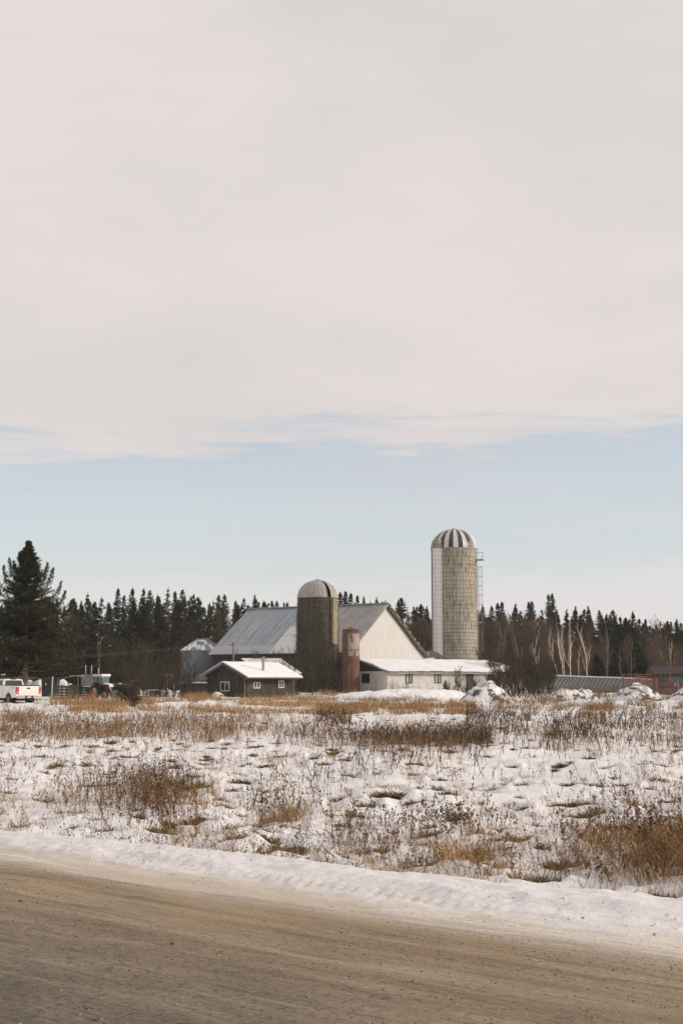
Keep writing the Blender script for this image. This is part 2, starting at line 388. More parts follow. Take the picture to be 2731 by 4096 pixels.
# loose grit and crumbs on the road and the bank
rng = np.random.RandomState(5)
def crumbs(name, label, n, tr, sr_, r0, r1, pw, m, zf=None, flat=.6, sd_=0, dens=0.0):
    t_ = rng.uniform(*tr, n); s_ = rng.uniform(*sr_, n)
    if dens: k = vn(t_ * .35, s_ * 1.6, 1.2, sd_) + rng.rand(n) * .9 > dens; t_, s_ = t_[k], s_[k]; n = len(t_)
    r_ = r0 + (r1 - r0) * rng.rand(n) ** pw; z = (zf(t_, s_) if zf else .018 * vn(t_ * .18 + s_ * .1, s_, 1.7, 4) + .009 * vn(t_ * .3, s_, 4.5, 6)) - .15 * r_
    a0 = rng.rand(n) * 6.28; V = []
    for k in range(5): a = a0 + k * 1.2566; q = r_ * rng.uniform(.65, 1.25, n); V.append(np.stack([t_ + q * np.cos(a), s_ + q * np.sin(a), z], -1))
    for k in range(3): a = a0 + .6 + k * 2.09; q = r_ * rng.uniform(.2, .7, n); V.append(np.stack([t_ + q * np.cos(a), s_ + q * np.sin(a), z + r_ * flat * rng.uniform(.6, 1.3, n)], -1))
    V = np.stack(V, 1).reshape(-1, 3); b = np.arange(n)[:, None] * 8
    Fc = np.vstack([b + np.array([f]) for f in ((5, 6, 7), (0, 1, 5), (1, 6, 5), (1, 2, 6), (2, 3, 6), (3, 7, 6), (3, 4, 7), (4, 0, 5), (4, 5, 7))])
    o = mesh_np(name, V, Fc, m); o.rotation_euler = (0, 0, RANG); o.location = (.26 * NX, .26 * NY, 0); tag(o, label, name.replace('_', ' '), kind='stuff')
crumbs('dark_grit', 'fine dark grit strewn over the sanded road', 24000, (-17, 3), (3.2, 7.2), .0025, .009, 2.4, mat('dark grit', (.045, .040, .036), (.09, .075, .06), 20, .9), dens=.45, sd_=3)
crumbs('sand_crumbs', 'pale frozen sand crumbs on the road', 9000, (-17, 3), (3.2, 7.4), .003, .012, 2.5, mat('sand crumbs', (.36, .28, .19), (.26, .20, .13), 20, .9), dens=.40, sd_=8)
crumbs('road_stones', 'few small dark stones lying on the road', 26, (-15, 0), (3.6, 7.4), .010, .022, 1.5, mat('dark stone', (.04, .036, .034), (.07, .06, .05), 20, .8))
crumbs('snow_crumbs', 'snow crumbs thrown up by the plough along the road edge', 5000, (-24, 4), (7.75, 8.75), .004, .018, 3.0, mat('dull snow crumbs', (.64, .625, .625), (.56, .54, .53), 9, .8), zf=bankz, flat=.9, dens=.35, sd_=5)
crumbs('dirty_crumbs', 'dirty frozen crumbs in the roadside snow', 900, (-24, 4), (7.3, 8.4), .004, .016, 2.5, mat('dirty ice', (.36, .31, .25), (.25, .21, .17), 15, .8), zf=bankz, flat=.8, dens=.4, sd_=6)

# ------------------------------------------------------------------ grass and weeds
def blades(p, d, L, Wd, bend, az, tint):
    """ribbon blades: base p (n,3), direction d (n,3 unit), length, width, sideways bend vector (n,3), facing azimuth"""
    n = len(p); side = np.stack([np.cos(az), np.sin(az), 0 * az], -1)
    L = L[:, None]; W = (Wd / 2)[:, None]
    m1 = p + d * L * .5 + bend * L * .18; m2 = p + d * L * .95 + bend * L * .6
    V = np.stack([p - side * W, p + side * W, m1 - side * W * .8, m1 + side * W * .8, m2], 1).reshape(-1, 3)
    b = np.arange(n)[:, None] * 5
    return V, b + np.array([[0, 1, 3, 2]]), b + np.array([[2, 3, 4]]), np.repeat(tint, 5)
class Blades:
    def __init__(s): s.V = []; s.Q = []; s.T = []; s.t = []; s.n = 0
    def add(s, p, d, L, W, bend, az, tint):
        V, Q, T, t = blades(p, d, L, W, bend, az, tint); s.V.append(V); s.Q.append(Q + s.n); s.T.append(T + s.n); s.t.append(t); s.n += len(V)
    def build(s, name, m, parent=None):
        return mesh_np(name, np.vstack(s.V), [np.vstack(s.Q), np.vstack(s.T)], m, parent, attr={'tint': np.concatenate(s.t)})
def unit(v): return v / np.maximum(np.linalg.norm(v, axis=-1, keepdims=True), 1e-9)
def rnd_dir(rng, n, spread):
    a = rng.rand(n) * 2 * np.pi; s = spread * rng.rand(n) ** .7
    return unit(np.stack([np.cos(a) * s, np.sin(a) * s, np.ones(n)], -1))
def hb(rng, n, k=.6):
    a = rng.rand(n) * 2 * np.pi; return np.stack([np.cos(a) * k, np.sin(a) * k, -.25 * k * np.ones(n)], -1)
def at_ground(x, y, sink=.02): return np.stack([x, y, gz(x, y) - sink], -1)
def ok_ground(x, y):
    t_, s_ = rd(x, y); return s_ - .26 > crest(t_) + .16
def scatter(rng, n, pxr, pyr, soft=True):
    px = rng.uniform(*pxr, n); py = rng.uniform(*pyr, n) if not soft else rng.normal((pyr[0] + pyr[1]) / 2, (pyr[1] - pyr[0]) / 3.4, n)
    py = py + 10 * np.sin(px / 83.0 + pyr[0]) + 7 * np.sin(px / 31.0) if soft else py
    lim = max(pyr[0] - 35, min(2766, pyr[0])); px = px[py > lim]; py = py[py > lim]
    x, y = ray_ground(px, py); k = ok_ground(x, y); return x[k], y[k]
def clumpy(rng, x, y, s, th, o=0):
    k = vn(x, y, s, o) + rng.rand(len(x)) * .5 > th; return x[k], y[k]
def singles(B, rng, x, y, h0, h1, w, spread=.25, bendk=.5, t0=0, t1=1):
    n = len(x); B.add(at_ground(x, y), rnd_dir(rng, n, spread), rng.uniform(h0, h1, n), w * rng.uniform(.7, 1.4, n), hb(rng, n, bendk), rng.rand(n) * np.pi, rng.uniform(t0, t1, n))
def tufts(B, rng, x, y, nb, r, h0, h1, w, spread=.7, bendk=.8, t0=0, t1=1):
    n = len(x); X = np.repeat(x, nb) + rng.normal(0, r, n * nb); Y = np.repeat(y, nb) + rng.normal(0, r, n * nb)
    hs = np.repeat(rng.uniform(.7, 1.2, n), nb); tt_ = np.repeat(rng.uniform(-.15, .15, n), nb); m = n * nb
    B.add(at_ground(X, Y), rnd_dir(rng, m, spread), rng.uniform(h0, h1, m) * hs, w * rng.uniform(.6, 1.4, m), hb(rng, m, bendk), rng.rand(m) * np.pi, np.clip(rng.uniform(t0, t1, m) + tt_, 0, 1))
def weeds(B, rng, x, y, h0, h1, w, nbr=6, nlf=10, lf=.028, t0=0, t1=1, head=1.0, sprd=.5):
    """upright dead forbs: stem, short side branches, withered leaves and seed heads"""
    n = len(x); p = at_ground(x, y); d = rnd_dir(rng, n, sprd); L = h0 + (h1 - h0) * rng.rand(n) ** 1.5; bd = hb(rng, n, .45)
    tn = rng.uniform(t0, t1, n); B.add(p, d, L, w * rng.uniform(.8, 1.3, n), bd, rng.rand(n) * np.pi, tn)
    def along(f): return p[idx] + d[idx] * (L[idx] * f)[:, None] * .95 + bd[idx] * (L[idx] * f * f)[:, None] * .5
    idx = np.repeat(np.arange(n), nbr); m = len(idx); f = rng.uniform(.35, .95, m); q = along(f)
    a = rng.rand(m) * 2 * np.pi; dd = unit(np.stack([np.cos(a) * .8, np.sin(a) * .8, rng.uniform(.6, 1.3, m)], -1)); bl = L[idx] * rng.uniform(.08, .26, m) * (1.25 - f)
    B.add(q, dd, bl, np.full(m, w * .6), hb(rng, m, .2), rng.rand(m) * np.pi, tn[idx])
    e = q + dd * bl[:, None] * .9; a = rng.rand(m) * 2 * np.pi
    B.add(e, unit(rng.normal(0, 1, (m, 3))), lf * head * rng.uniform(.5, 1.4, m), lf * head * rng.uniform(.5, 1.0, m), hb(rng, m, .2), a, np.clip(tn[idx] - .15, 0, 1))
    idx = np.repeat(np.arange(n), nlf); m = len(idx); f = rng.uniform(.25, 1.0, m) ** .8; q = along(f)
    B.add(q, unit(rng.normal(0, 1, (m, 3)) + np.array([0, 0, -.2])), lf * rng.uniform(.6, 1.8, m), lf * rng.uniform(.25, .7, m), hb(rng, m, .6), rng.rand(m) * 2 * np.pi, np.clip(tn[idx] + rng.uniform(-.25, .25, m), 0, 1))
rng = np.random.RandomState(21)
XR = (-900, 3600)
def wide(n0, xr=XR): return int(n0)
BG = Blades(); BW = Blades(); BB = Blades(); BM = Blades()
# -- matted turf in the tussock hollows
k = TUS[:, 1] < 75; tx = TUS[k]
for (x0, y0, ra, rb, stg) in tx:
    if not ok_ground(np.array([x0]), np.array([y0]))[0]: continue
    n = int(60 + 330 * ra * rb / .06 * .35) if y0 < 40 else 30; n = min(n, 300)
    X = x0 + rng.normal(0, ra * .42, n); Y = y0 + rng.normal(0, rb * .42, n); pp = at_ground(X, Y, .05); 
    BM.add(pp, rnd_dir(rng, n, 1.6), rng.uniform(.06, .17, n), rng.uniform(.006, .012, n) * (1 + y0 / 30), hb(rng, n, 1.2), rng.rand(n) * np.pi, np.clip(rng.normal(.4, .25, n), 0, 1))
# -- thin stems across the whole near field
x, y = scatter(rng, 17000, XR, (3010, 3640), False); x, y = clumpy(rng, x, y, .5, .38); x, y = clumpy(rng, x, y, 1.7, .15, 31); singles(BG, rng, x, y, .10, .48, .0038, .9, 1.0, .2, 1)
x, y = scatter(rng, 8500, XR, (3040, 3640), False); x, y = clumpy(rng, x, y, .5, .42, 6); x, y = clumpy(rng, x, y, 1.6, .25, 33); weeds(BW, rng, x, y, .15, .72, .0045, 6, 9, .021)
x, y = scatter(rng, 6000, XR, (2950, 3240), False); x, y = clumpy(rng, x, y, .35, .40, 3); x, y = clumpy(rng, x, y, 1.3, .2, 35); weeds(BW, rng, x, y, .15, .6, .0065, 5, 8, .028)
x, y = scatter(rng, 1900, XR, (2960, 3560), False); x, y = clumpy(rng, x, y, .8, .3, 2); tufts(BG, rng, x, y, 22, .06, .08, .30, .006, 1.1, 1.1, .15, 1)
# -- dense weed stand left of centre, on the verge
def spot(B, fn, n, cx, cy, sx, sy, **k):
    px = rng.normal(cx, sx, n); py = rng.normal(cy, sy, n); x, y = ray_ground(px, py); kk = ok_ground(x, y); fn(B, rng, x[kk], y[kk], **k)
spot(BW, weeds, 330, 630, 3215, 95, 55, h0=.25, h1=.75, w=.0052, nbr=8, nlf=14, lf=.030, t0=.0, t1=.8)
spot(BW, weeds, 150, 480, 3230, 160, 45, h0=.35, h1=.8, w=.006, t0=.0, t1=.7)
spot(BG, singles, 500, 640, 3230, 120, 50, h0=.2, h1=.6, w=.006)
spot(BG, tufts, 7, 1130, 3262, 34, 22, nb=60, r=.11, h0=.15, h1=.5, w=.006, spread=.9, t0=.0, t1=.8)
spot(BW, weeds, 60, 1110, 3230, 60, 40, h0=.35, h1=.8, w=.006, lf=.032)
spot(BW, weeds, 90, 1780, 3330, 130, 40, h0=.3, h1=.6, w=.006, lf=.034, t0=0, t1=.5)
spot(BG, tufts, 9, 1880, 3440, 70, 25, nb=38, r=.06, h0=.15, h1=.38, w=.008, spread=.9, t0=.5, t1=1)
spot(BW, weeds, 60, 1480, 3330, 120, 40, h0=.3, h1=.6, w=.006)
# -- the thick grass clump at the lower right
spot(BG, tufts, 85, 2660, 3462, 150, 55, nb=34, r=.13, h0=.15, h1=.62, w=.005, spread=1.0, t0=.0, t1=1)
spot(BW, weeds, 240, 2640, 3430, 170, 65, h0=.2, h1=.65, w=.006, lf=.032, nbr=8, nlf=14, t0=.0, t1=.8)
spot(BG, tufts, 60, 2950, 3500, 150, 60, nb=70, r=.11, h0=.25, h1=.62, w=.006, spread=.6, t0=.0, t1=.7)
# -- middle brown belts
def belt(B, fn, n, xr, yr, cs=.25, th=.05, o=0, **k):
    x, y = scatter(rng, n, xr, yr); x, y = clumpy(rng, x, y, cs, th, o); fn(B, rng, x, y, **k)
belt(BW, weeds, 5500, (-900, 1300), (2855, 2965), .22, .18, h0=.25, h1=.75, w=.012, nbr=4, nlf=6, lf=.05, t0=.2, t1=1)
belt(BG, singles, 8500, (-900, 1400), (2850, 2970), h0=.3, h1=.7, w=.013, t0=.0, t1=.65)
belt(BB, weeds, 1900, (1180, 1960), (2930, 3050), .30, .38, 2, h0=.25, h1=.75, w=.014, nbr=5, nlf=8, lf=.05)
belt(BG, singles, 2600, (1100, 2000), (2930, 3060), .4, .25, h0=.25, h1=.6, w=.011, t0=.0, t1=.5)
belt(BB, weeds, 2600, (2180, 3500), (2870, 2985), .16, .30, 5, h0=.3, h1=.95, w=.018, nbr=6, nlf=7, lf=.05)
belt(BG, singles, 5500, (1500, 3500), (2840, 3000), .2, .25, 8, h0=.25, h1=.6, w=.014, t0=.0, t1=.6)
belt(BB, weeds, 300, (1270, 1400), (2850, 2910), h0=.3, h1=.7, w=.018, nbr=5, nlf=7, lf=.06)
belt(BB, weeds, 900, (1860, 2120), (2860, 2930), h0=.3, h1=.8, w=.018, nbr=5, nlf=7, lf=.05)
belt(BW, weeds, 2600, (1100, 3500), (2880, 3100), .25, .40, 7, h0=.25, h1=.7, w=.012, nbr=4, nlf=6, lf=.04)
# -- far golden belt in front of the yard and buildings
belt(BG, tufts, 1150, (280, 1330), (2800, 2862), .12, .12, 1, nb=24, r=.22, h0=.2, h1=.6, w=.025, spread=.55, t0=.25, t1=1)
belt(BG, tufts, 620, (1280, 1900), (2795, 2870), .12, .15, 3, nb=24, r=.2, h0=.25, h1=.7, w=.025, t0=.1, t1=.8)
belt(BG, tufts, 700, (1980, 3500), (2775, 2860), .12, .05, 4, nb=24, r=.25, h0=.3, h1=.8, w=.026, t0=.0, t1=.6)
belt(BG, tufts, 190, (-900, 300), (2822, 2870), .12, .1, 5, nb=20, r=.2, h0=.3, h1=.9, w=.022, t0=.0, t1=.6)
belt(BG, singles, 1500, (200, 620), (2805, 2835), h0=.4, h1=1.2, w=.028, t0=.0, t1=.8)
belt(BG, tufts, 380, (730, 1420), (2770, 2800), .12, .0, 6, nb=30, r=.3, h0=.5, h1=1.1, w=.03, t0=.1, t1=.85)
belt(BG, tufts, 300, (2190, 2900), (2752, 2790), .12, .0, 9, nb=26, r=.3, h0=.5, h1=1.2, w=.03, t0=.0, t1=.6)
belt(BW, weeds, 500, (1440, 1960), (2772, 2790), h0=.4, h1=1.1, w=.03, nbr=5, nlf=5, lf=.08)
belt(BB, weeds, 900, (2020, 3500), (2768, 2800), h0=.5, h1=1.6, w=.03, nbr=6, nlf=5, lf=.07)
tag(BG.build('dry_grass', M_grass), 'tan dry grass standing through the snow', 'grass', kind='stuff')
tag(BW.build('dead_weeds', M_weed), 'dead brown weed stems with seed heads in the snow', 'weeds', kind='stuff')
tag(BB.build('dark_weeds', M_brown), 'dark brown weed belts across the snowy field', 'weeds', kind='stuff')
tag(BM.build('matted_turf', M_moss), 'matted olive turf showing in hollows of the snow', 'turf', kind='stuff')

# ------------------------------------------------------------------ buildings
def frame(o, ang): return Matrix.Translation(o) @ Matrix.Rotation(ang, 4, 'Z')
def solve_t(px, o, d):
    """distance t along horizontal line o + t*d that stands above pixel column px"""
    k = PX(px, 1.0); return (k * o[1] - o[0]) / (d[0] - k * d[1])
def uvsep(t):
    s = N(t, 'ShaderNodeSeparateXYZ'); co = N(t, 'ShaderNodeTexCoord').outputs['Object']; t.links.new(co, s.inputs[0]); return co, s.outputs
def box_mask(t, v, a, b, soft=.12):
    return math_(t, 'MULTIPLY', smooth(t, v, a - soft, a + soft), smooth(t, v, b + soft, b - soft))
def ribs(t, v, period, duty=.12):
    """thin line mask every `period` metres along v"""
    f = math_(t, 'FRACT', math_(t, 'DIVIDE', v, period)); return math_(t, 'LESS_THAN', f, duty), f

# --- big barn: local x = across (towards the back), y = along the ridge (away), origin below the apex
apex = P(1545, 2415, 185); u = Vector((-18.6, 13.7, 0)).normalized(); v = Vector((-u.y * -1, 0, 0))
v = Vector((u.y, -u.x, 0)); BA = math.atan2(v.y, v.x)
BG0 = .45
barn = thing('barn', 'large old barn with grey metal roof and white ribbed gable', 'barn', (apex.x, apex.y, BG0), BA)
HZ = apex.z - BG0; EZ = 5.75 - BG0; LB = 23.1; Wf = 8.06
rk = P(1662, 2571, 1.0)
bx = 6.93; bz = 6.95 - BG0; cx = 14.4; czz = P(1783, 2636, 196.5).z - BG0
def barn_roof_mat():
    m, t, b = new_mat('barn roof metal'); co, s = uvsep(t); X, Yv, Z = s
    st = noise(t, mapping(t, co, (.12, 2.2, .12)), 1.6, 5, .7); st2 = noise(t, mapping(t, co, (.3, 5, .3)), 1.5, 4, .6); bl = noise(t, co, .7, 5, .6)
    blue = mixc(t, smooth(t, st, .35, .65), (.20, .24, .275), (.40, .42, .44))
    warm = mixc(t, smooth(t, bl, .3, .7), (.27, .255, .245), (.35, .335, .325))
    fr = mixc(t, st2, (.56, .55, .56), (.68, .66, .66))
    yl = math_(t, 'SUBTRACT', Yv, 0)
    right = smooth(t, yl, 6.4, 6.1)
    c = mixc(t, right, blue, warm)
    fm = math_(t, 'MULTIPLY', box_mask(t, math_(t, 'ADD', yl, math_(t, 'MULTIPLY', st2, .5)), 7.6, 13.2, .08), smooth(t, math_(t, 'ADD', Z, math_(t, 'MULTIPLY', bl, 1.2)), 9.7, 9.1))
    hole = math_(t, 'MULTIPLY', box_mask(t, yl, 8.4, 9.9, .1), box_mask(t, Z, 6.9, 8.3, .2)); fm = math_(t, 'SUBTRACT', fm, hole, clamp=True)
    c = mixc(t, fm, c, fr)
    bot = math_(t, 'MULTIPLY', smooth(t, Z, 6.15, 6.08), smooth(t, yl, 12.5, 13.0)); c = mixc(t, math_(t, 'MULTIPLY', bot, .75), c, (.42, .415, .41))
    sc = math_(t, 'MULTIPLY', smooth(t, noise(t, mapping(t, co, (.25, 3.5, .25), loc=(3, 0, 0)), 1.2, 5, .6), .6, .68), .45); c = mixc(t, sc, c, (.50, .51, .52))
    line, fr_ = ribs(t, Yv, .72, .07); c = mixc(t, math_(t, 'MULTIPLY', line, .35), c, (.12, .13, .14))
    seam = box_mask(t, Z, 7.30, 7.34, .02); c = mixc(t, math_(t, 'MULTIPLY', seam, .6), c, (.12, .12, .12))
    t.links.new(c, b.inputs['Base Color']); b.inputs['Roughness'].default_value = .5; b.inputs['Metallic'].default_value = .15
    return m
rm = barn_roof_mat()
T = .14
over = .35
fsl = (HZ - EZ) / Wf
# front slope, with edge overhang, as a thick slab whose top is slightly buckled
def slab(name, pts_xz, y0, y1, th, m, parent, ny=40, amp=0.0, sd_=0, nx=10):
    """roof sheet following a polyline in local xz, extruded along y"""
    xs = []; 
    for i in range(len(pts_xz) - 1):
        for k in range(nx): f = k / nx; xs.append((pts_xz[i][0] * (1 - f) + pts_xz[i + 1][0] * f, pts_xz[i][1] * (1 - f) + pts_xz[i + 1][1] * f))
    xs.append(pts_xz[-1]); xs = np.array(xs); ys = np.linspace(y0, y1, ny)
    Xg, Yg = np.meshgrid(xs[:, 0], ys); Zg = np.tile(xs[:, 1], (ny, 1)); dz = amp * vn(Xg, Yg, .8, sd_) if amp else 0
    top = np.stack([Xg, Yg, Zg + dz], -1).reshape(-1, 3); bot = np.stack([Xg, Yg, Zg - th], -1).reshape(-1, 3)
    n, k = Xg.shape; nn = n * k; i = np.arange(n - 1)[:, None] * k + np.arange(k - 1)[None]
    q = np.stack([i, i + 1, i + 1 + k, i + k], -1).reshape(-1, 4)
    e = []
    for a in range(k - 1): e += [(a, a + nn, a + 1 + nn, a + 1), ((n - 1) * k + a, (n - 1) * k + a + 1, (n - 1) * k + a + 1 + nn, (n - 1) * k + a + nn)]
    for a in range(n - 1): e += [(a * k, (a + 1) * k, (a + 1) * k + nn, a * k + nn), (a * k + k - 1, a * k + k - 1 + nn, (a + 1) * k + k - 1 + nn, (a + 1) * k + k - 1)]
    return mesh_np(name, np.vstack([top, bot]), np.vstack([q, q[:, ::-1] + nn, np.array(e)]), m, parent)
slab('roof', [(-Wf - .25, EZ - .25 * fsl), (0, HZ)], -over, LB + .3, .12, rm, barn, 60, .05, 3)
prof = [(0.02, HZ), (3.2, 9.6 - BG0 + .1), (bx, bz), (8.9, bz - 1.25), (11.2, czz + .95), (cx, czz)]
slab('back_roof', prof, -over, LB + .3, .14, rm, barn, 24, .03, 5, 4)
MB().tube([(0, -over - .02, HZ + .06), (0, LB + .3, HZ + .06)], .10, 6).build('ridge_cap', M_galv, barn)
def gable_mat():
    m, t, b = new_mat('white ribbed siding'); co, s = uvsep(t); X, Yv, Z = s
    l1, f = ribs(t, X, .46, .16); n = noise(t, mapping(t, co, (2, 1, .3)), 1.2, 5, .6); n2 = noise(t, co, .8, 5, .6)
    c = mixc(t, smooth(t, n, .3, .7), (.62, .605, .58), (.53, .52, .50)); c = mixc(t, math_(t, 'MULTIPLY', l1, .55), c, (.30, .29, .28))
    l2, f2 = ribs(t, math_(t, 'ADD', X, .2), .46, .08); c = mixc(t, math_(t, 'MULTIPLY', l2, .25), c, (.38, .37, .35))
    d = math_(t, 'MULTIPLY', smooth(t, math_(t, 'ADD', Z, math_(t, 'MULTIPLY', n2, 1.5)), 5.6, 3.6), .45); c = mixc(t, d, c, (.45, .45, .39))
    t.links.new(c, b.inputs['Base Color']); b.inputs['Roughness'].default_value = .6
    w_ = N(t, 'ShaderNodeBump'); w_.inputs['Distance'].default_value = .03
    t.links.new(math_(t, 'PINGPONG', X, .23), w_.inputs['Height']); t.links.new(w_.outputs[0], b.inputs['Normal'])
    return m
gm = gable_mat()
out = [(-Wf + .02, 0), (-Wf + .02, EZ - .14)] + [(0, HZ - .16)] + [(p[0], p[1] - .17) for p in prof[1:]] + [(cx - .1, 0)]
MB().prism(out, 'y', 0, .25).build('gable_wall', gm, barn)
MB().prism(out, 'y', LB - .25, LB).build('far_gable_wall', M_dwood, barn)
MB().box(-Wf + .02, -Wf + .22, .26, LB - .26, 0, EZ - .14).build('front_wall', mat('tarred barn boards', (.035, .034, .034), (.022, .022, .023), 2, .9, st=(6, 6, .5)), barn)
MB().box(cx - .3, cx - .1, .26, LB - .26, 0, czz - .17).build('back_wall', M_dwood, barn)
# exposed dark verge with broken rafter ends down the right rake
vb = MB(); full = [(0.05, HZ - .05)] + [(p[0], p[1] - .05) for p in prof[1:]]
for i in range(len(full) - 1):
    a, b2 = full[i], full[i + 1]; vb.add([(a[0], -over - .05, a[1] - .62), (a[0], -over - .05, a[1] + .05), (a[0], .0, a[1] - .62), (a[0], .0, a[1] + .05), (b2[0], -over - .05, b2[1] - .62), (b2[0], -over - .05, b2[1] + .05), (b2[0], .0, b2[1] - .62), (b2[0], .0, b2[1] + .05)], [(0, 1, 5, 4), (0, 2, 3, 1), (2, 6, 7, 3), (4, 5, 7, 6), (0, 4, 6, 2), (1, 3, 7, 5)])
vb.build('verge_board', mat('rotten verge', (.045, .045, .036), (.10, .10, .085), 3, .9), barn)
# new wood blocks
wb = mat('raw yellow wood', (.34, .22, .12), (.26, .17, .10), 5, .8)
for px_ in (1552, 1577, 1583, 1605, 1610, 1627, 1648, 1660, 1700):
    t_ = solve_t(px_, apex, v); fx = np.interp(t_, [p[0] for p in full], [p[1] for p in full])
    MB().box(t_ - .22, t_ + .22, -over - .16, -over - .05, fx - .30, fx - .08).build('rafter_end', wb, barn)
fb = MB(); fb.add([(-Wf - .25, -over - .03, EZ - .35), (-Wf - .25, -over - .03, EZ - .17), (0, -over - .03, HZ - .18), (0, -over - .03, HZ + .02), (-Wf - .25, -over + .05, EZ - .35), (-Wf - .25, -over + .05, EZ - .17), (0, -over + .05, HZ - .18), (0, -over + .05, HZ + .02)], [(0, 1, 3, 2), (4, 6, 7, 5), (0, 2, 6, 4), (1, 5, 7, 3)]); fb.build('barge_board', mat('grey trim', (.33, .31, .29), (.25, .24, .23), 3), barn)

# --- windows
def window(parent, c, w_, h, ax, fm, rail=True, glass=M_glass, fw=.07, dep=.05, curtain=None):
    """ax 'x': wall runs along local x facing -y; ax 'y': wall runs along local y facing -x. c = centre on the wall face"""
    def bx_(m, a0, a1, z0, z1, d0, d1):
        if ax == 'x': m.box(c[0] + a0, c[0] + a1, c[1] - d1, c[1] - d0, c[2] + z0, c[2] + z1)
        else: m.box(c[0] - d1, c[0] - d0, c[1] + a0, c[1] + a1, c[2] + z0, c[2] + z1)
    m = MB(); bx_(m, -w_ / 2, w_ / 2, -h / 2, -h / 2 + fw, 0, dep); bx_(m, -w_ / 2, w_ / 2, h / 2 - fw, h / 2, 0, dep)
    bx_(m, -w_ / 2, -w_ / 2 + fw, -h / 2 + fw, h / 2 - fw, 0, dep); bx_(m, w_ / 2 - fw, w_ / 2, -h / 2 + fw, h / 2 - fw, 0, dep)
    if rail: bx_(m, -fw * .4, fw * .4, -h / 2 + fw, h / 2 - fw, 0, dep * .9)
    f = m.build('window', fm, parent)
    g = MB(); bx_(g, -w_ / 2 + fw, w_ / 2 - fw, -h / 2 + fw, h / 2 - fw, 0.006, .02); g.build('pane', glass, f)
    if curtain:
        g = MB(); bx_(g, -w_ / 2 + fw + .04, -fw * .6, -h / 2 + fw, h / 2 - fw, .022, .028); bx_(g, fw * 2, w_ / 2 - fw - .08, -h / 2 + fw + .05, h / 2 - fw, .022, .028); g.build('curtain', curtain, f)
    return f

# --- long white annex
ao = P(1549, 2772, 164); AG = ao.z; al = Vector((.89, .46, 0)).normalized(); ab = Vector((-al.y, al.x, 0)); AA = math.atan2(al.y, al.x)
annex = thing('annex', 'long low white building with snow roof in front of the barn gable', 'building', (ao.x, ao.y, AG), AA)
AE = P(1549, 2684, 164).z - AG; AL = solve_t(2100, ao, al); AD = 11.0; AR = 6.6; ARZ = P(1437, 2640, 169.5).z - AG
def stucco():
    m, t, b = new_mat('whitewashed wall'); co, s = uvsep(t); X, Yv, Z = s
    n = noise(t, co, 1.2, 6, .6); n2 = noise(t, mapping(t, co, (2.5, 2.5, .35), loc=(3, 1, 0)), 1.3, 6, .7)
    c = mixc(t, smooth(t, n, .3, .7), (.66, .63, .59), (.57, .55, .51))
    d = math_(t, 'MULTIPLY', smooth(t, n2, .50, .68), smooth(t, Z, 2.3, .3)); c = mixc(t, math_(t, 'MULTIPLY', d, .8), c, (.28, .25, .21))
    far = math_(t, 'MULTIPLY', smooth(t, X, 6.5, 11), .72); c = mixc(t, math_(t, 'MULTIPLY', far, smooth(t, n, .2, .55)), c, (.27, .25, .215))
    t.links.new(c, b.inputs['Base Color']); b.inputs['Roughness'].default_value = .85
    return m
sm_ = stucco()
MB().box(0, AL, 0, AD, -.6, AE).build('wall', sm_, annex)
MB().prism([(0.02, AE), (AR, ARZ - .12), (AD - .02, AE)], 'x', .06, .22).build('gable', mat('shaded gable boards', (.05, .05, .052), (.03, .03, .032), 2, .9), annex)  # shade of the gable under the rake put into this near-black colour
def roof_mesh(name, th, lift, m, amp, ov, hx=17.6, back=AD + .3, inset=0.0, sd_=1, rag=0.0):
    """hipped-end gable roof as a thick grid following height = f(x,y)"""
    xs = np.linspace(-ov + inset, AL + .3 - inset, 110); ys = np.linspace(-.45 + inset, back - inset, 50); X, Y = np.meshgrid(xs, ys)
    Y = Y + rag * vn(X, Y * 0, 1.2, sd_) * (np.abs(Y - ys[0]) < .01)
    sl_ = (ARZ - AE) / AR
    z = np.minimum(AE + sl_ * Y, ARZ - (Y - AR) * (ARZ - AE) / (AD - AR)); 
    z = np.minimum(z, AE - .05 + (AL + .3 - X) * (ARZ - AE) / (AL + .3 - hx))
    z = z + lift + amp * (vn(X, Y, .6, sd_) + .5 * vn(X, Y, 1.7, sd_ + 3)); top = np.stack([X, Y, z], -1).reshape(-1, 3); bot = top - np.array([0, 0, th])
    n, k = X.shape; nn = n * k; i = np.arange(n - 1)[:, None] * k + np.arange(k - 1)[None]; q = np.stack([i, i + 1, i + 1 + k, i + k], -1).reshape(-1, 4); e = []
    for a in range(k - 1): e += [(a, a + nn, a + 1 + nn, a + 1), ((n - 1) * k + a, (n - 1) * k + a + 1, (n - 1) * k + a + 1 + nn, (n - 1) * k + a + nn)]
    for a in range(n - 1): e += [(a * k, (a + 1) * k, (a + 1) * k + nn, a * k + nn), (a * k + k - 1, a * k + k - 1 + nn, (a + 1) * k + k - 1 + nn, (a + 1) * k + k - 1)]
    return mesh_np(name, np.vstack([top, bot]), np.vstack([q, q[:, ::-1] + nn, np.array(e)]), m, annex, smooth_=False)
roof_mesh('roof', .14, .02, mat('old roof edge', (.30, .28, .26), (.18, .17, .16), 2), 0, .25)
roof_mesh('roof_snow', .12, .17, M_snowroof, .07, .25, inset=.04, sd_=4, rag=.05)
MB().box(.02, AL, -.44, -.36, AE - .30, AE - .155).build('fascia', mat('peeling fascia', (.50, .47, .43), (.28, .26, .23), 3), annex)
wf = mat('dark window frame', (.10, .085, .07), (.07, .06, .05), 4); cur = mat('pale curtain', (.42, .46, .43), (.30, .33, .31), 3)
def along(px): return solve_t(px, ao, al)
wz = P(1635, 2713, 166).z - AG
